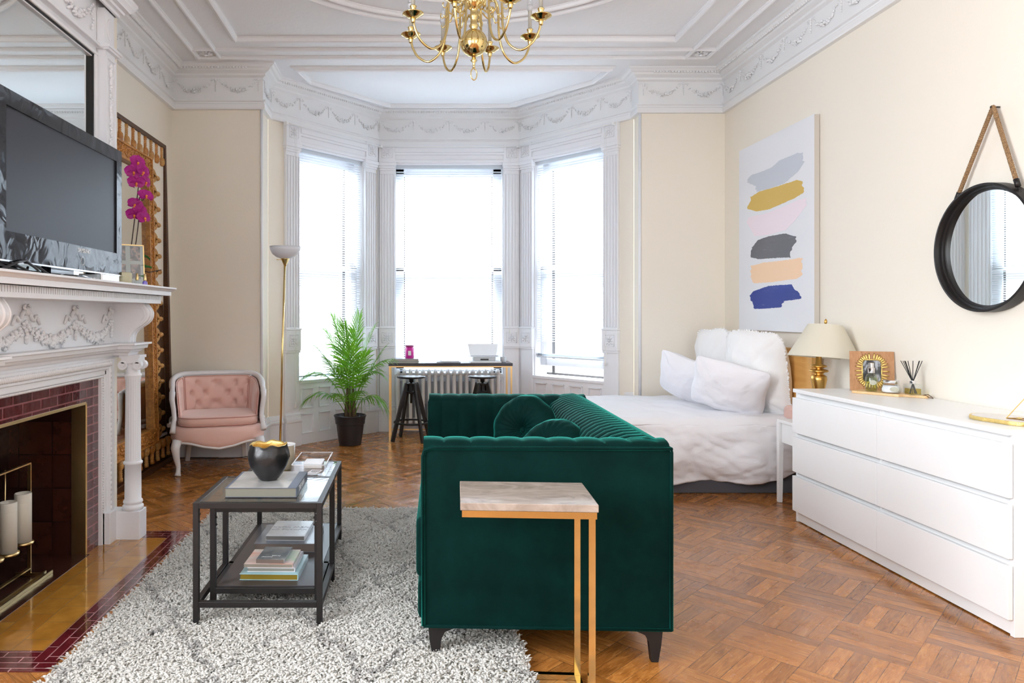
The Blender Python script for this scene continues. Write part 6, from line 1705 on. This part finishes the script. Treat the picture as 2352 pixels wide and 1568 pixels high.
for i in range(4):
    for j in range(i): w_.tube([wv[i], wv[j]], .0016, 6)
w_.build('wire', M['gold_paint'], jw)
MB().tube([(.008 * math.cos(2 * PI * k / 20) - .01, .008 * math.sin(2 * PI * k / 20) + .03, .003) for k in range(20)], .0022, 6, closed=True).build('ring', M['gold_leaf'], jw, smooth=True)

# ================================================================ chandelier
cd = thing('chandelier', 'polished brass chandelier with curved arms and candle bulbs at the ceiling centre', 'chandelier', (.325, 3.74, ZC))
Zo = lambda z: z - ZC
def C(mb, nm, mat, parent=cd, **k):
    mb.v = [(x, y, z - ZC) for x, y, z in mb.v]; return mb.build(nm, mat, parent, **k)
C(MB().lathe([(0, 3.344), (.07, 3.344), (.066, 3.325), (.03, 3.305), (.012, 3.298), (0, 3.298)], (0, 0, 0), 32), 'canopy', M['brass'], smooth=True)
C(MB().tube([(0, 0, 3.30), (0, 0, 3.05)], .006, 8), 'rod', M['brass'], smooth=True)
C(MB().lathe([(0, 3.06), (.014, 3.055), (.02, 3.04), (.012, 3.025), (.03, 3.0), (.04, 2.98), (.03, 2.955), (.014, 2.94), (.014, 2.925), (.05, 2.915), (.056, 2.90), (.05, 2.885), (.02, 2.875), (.018, 2.855), (.05, 2.845), (.052, 2.83), (.024, 2.81), (.018, 2.80), (.02, 2.78), (.027, 2.77), (.018, 2.76), (.018, 2.735), (.026, 2.72), (.016, 2.705), (.016, 2.70)], (0, 0, 0), 28), 'column', M['brass'], smooth=True)
C(MB().lathe([(.012, 2.703)] + [(.071 * math.sin(a), 2.632 + .071 * math.cos(a)) for a in [PI * i / 20 for i in range(2, 19)]] + [(.012, 2.562), (.01, 2.555)], (0, 0, 0), 40), 'ball', M['brass'], smooth=True)
C(MB().lathe([(.010, 2.556), (.012, 2.548), (.018, 2.542), (.008, 2.530), (.006, 2.512), (.008, 2.505), (0, 2.50)], (0, 0, 0), 20), 'finial', M['brass'], smooth=True)
C(MB().tube([(.017 * math.sin(2 * PI * k / 28) * .95, .006 * math.sin(2 * PI * k / 28), 2.470 + .030 * math.cos(2 * PI * k / 28)) for k in range(28)], .0032, 8, closed=True), 'pull_ring', M['brass'], smooth=True)
def spl(P, n=8):
    out = []; P = [Vector(p) for p in P]
    for i in range(len(P) - 1):
        p0 = P[max(0, i - 1)]; p1 = P[i]; p2 = P[i + 1]; p3 = P[min(len(P) - 1, i + 2)]
        for k in range(n):
            t = k / n; out.append(.5 * ((2 * p1) + (p2 - p0) * t + (2 * p0 - 5 * p1 + 4 * p2 - p3) * t * t + (3 * p1 - p0 - 3 * p2 + p3) * t ** 3))
    out.append(P[-1]); return out
for k in range(8):
    a = R(160 - 45 * k); A = Matrix.Rotation(a, 3, 'Z')
    path = spl([(.04, 0, 2.83), (.075, 0, 2.875), (.115, 0, 2.885), (.145, 0, 2.85), (.150, 0, 2.78), (.155, 0, 2.69), (.185, 0, 2.605), (.245, 0, 2.565), (.305, 0, 2.595), (.338, 0, 2.65), (.348, 0, 2.695)])
    am = MB().tube(path, .0062, 10)
    am.xf(A); ao = C(am, 'arm', M['brass'], smooth=True)
    sc_ = MB()
    sc_.tube(spl([(.152, 0, 2.80), (.172, 0, 2.785), (.182, 0, 2.80), (.178, 0, 2.812)]), [.003] * 25, 6)
    sc_.tube(spl([(.152, 0, 2.75), (.168, 0, 2.735), (.178, 0, 2.748)]), .003, 6)
    sc_.tube(spl([(.05, 0, 2.80), (.085, 0, 2.775), (.115, 0, 2.795), (.112, 0, 2.83), (.088, 0, 2.835), (.078, 0, 2.815), (.092, 0, 2.805)]), .0042, 6)
    sc_.tube(spl([(.115, 0, 2.80), (.13, 0, 2.76), (.15, 0, 2.775)]), .0036, 6)
    sc_.blob((.100, 0, 2.795), .010, .004, .014)
    sc_.xf(A); C(sc_, 'scroll', M['brass'], smooth=True)
    cx, cy = .349 * math.cos(a), .349 * math.sin(a)
    C(MB().lathe([(.006, 2.675), (.011, 2.682), (.011, 2.692), (.015, 2.698), (.007, 2.702)], (cx, cy, 0), 16), 'arm_socket', M['brass'], smooth=True)
    C(MB().lathe([(.008, 2.700), (.026, 2.703), (.034, 2.711), (.050, 2.720), (.054, 2.722), (.052, 2.725), (.034, 2.717), (.012, 2.708)], (cx, cy, 0), 32), 'drip_pan', M['brass'], smooth=True)
    C(MB().lathe([(.010, 2.708), (.013, 2.715), (.010, 2.735), (.016, 2.757), (.018, 2.760), (.015, 2.764), (.008, 2.762)], (cx, cy, 0), 18), 'candle_cup', M['brass'], smooth=True)
    C(MB().lathe([(.0095, 2.758), (.0105, 2.860), (.0105, 2.862), (0, 2.862)], (cx, cy, 0), 14), 'candle_sleeve', M['candle'], smooth=True)
    C(MB().lathe([(.011, 2.860), (.016, 2.870), (.0165, 2.886), (.013, 2.888)], (cx, cy, 0), 16), 'bulb_base', M['grey_plastic'], smooth=True)
    C(MB().lathe([(.014, 2.887), (.0165, 2.900), (.0155, 2.918), (.009, 2.938), (.002, 2.955), (0, 2.956)], (cx, cy, 0), 16), 'bulb', M['bulb'], smooth=True)

# ================================================================ sockets, cords
ot = thing('wall_socket', 'white wall socket with a short plug behind the bed by the bay', 'socket', (1.955, 6.44, .50))
MB().box(-.06, .02, -.06, -.05, -.05, .03).build('plate', M['white'], ot, bevel=.002)
MB().tube([(-.03, -.062, -.01), (-.05, -.09, .0), (-.09, -.10, -.03), (-.12, -.1, -.08)], .003, 6).build('plug_lead', M['white'], ot, smooth=True)
fc = thing('floor_cable', 'thin black cable running along the baseboard behind the armchair', 'cable', (-1.55, 6.08, 0))
MB().tube(spl([(-.42, .0, .004), (-.25, .03, .004), (-.05, .0, .004), (.10, .04, .004), (.22, .02, .03), (.24, .058, .06)]), .0035, 6).build('cable', M['black_plastic'], fc, smooth=True)
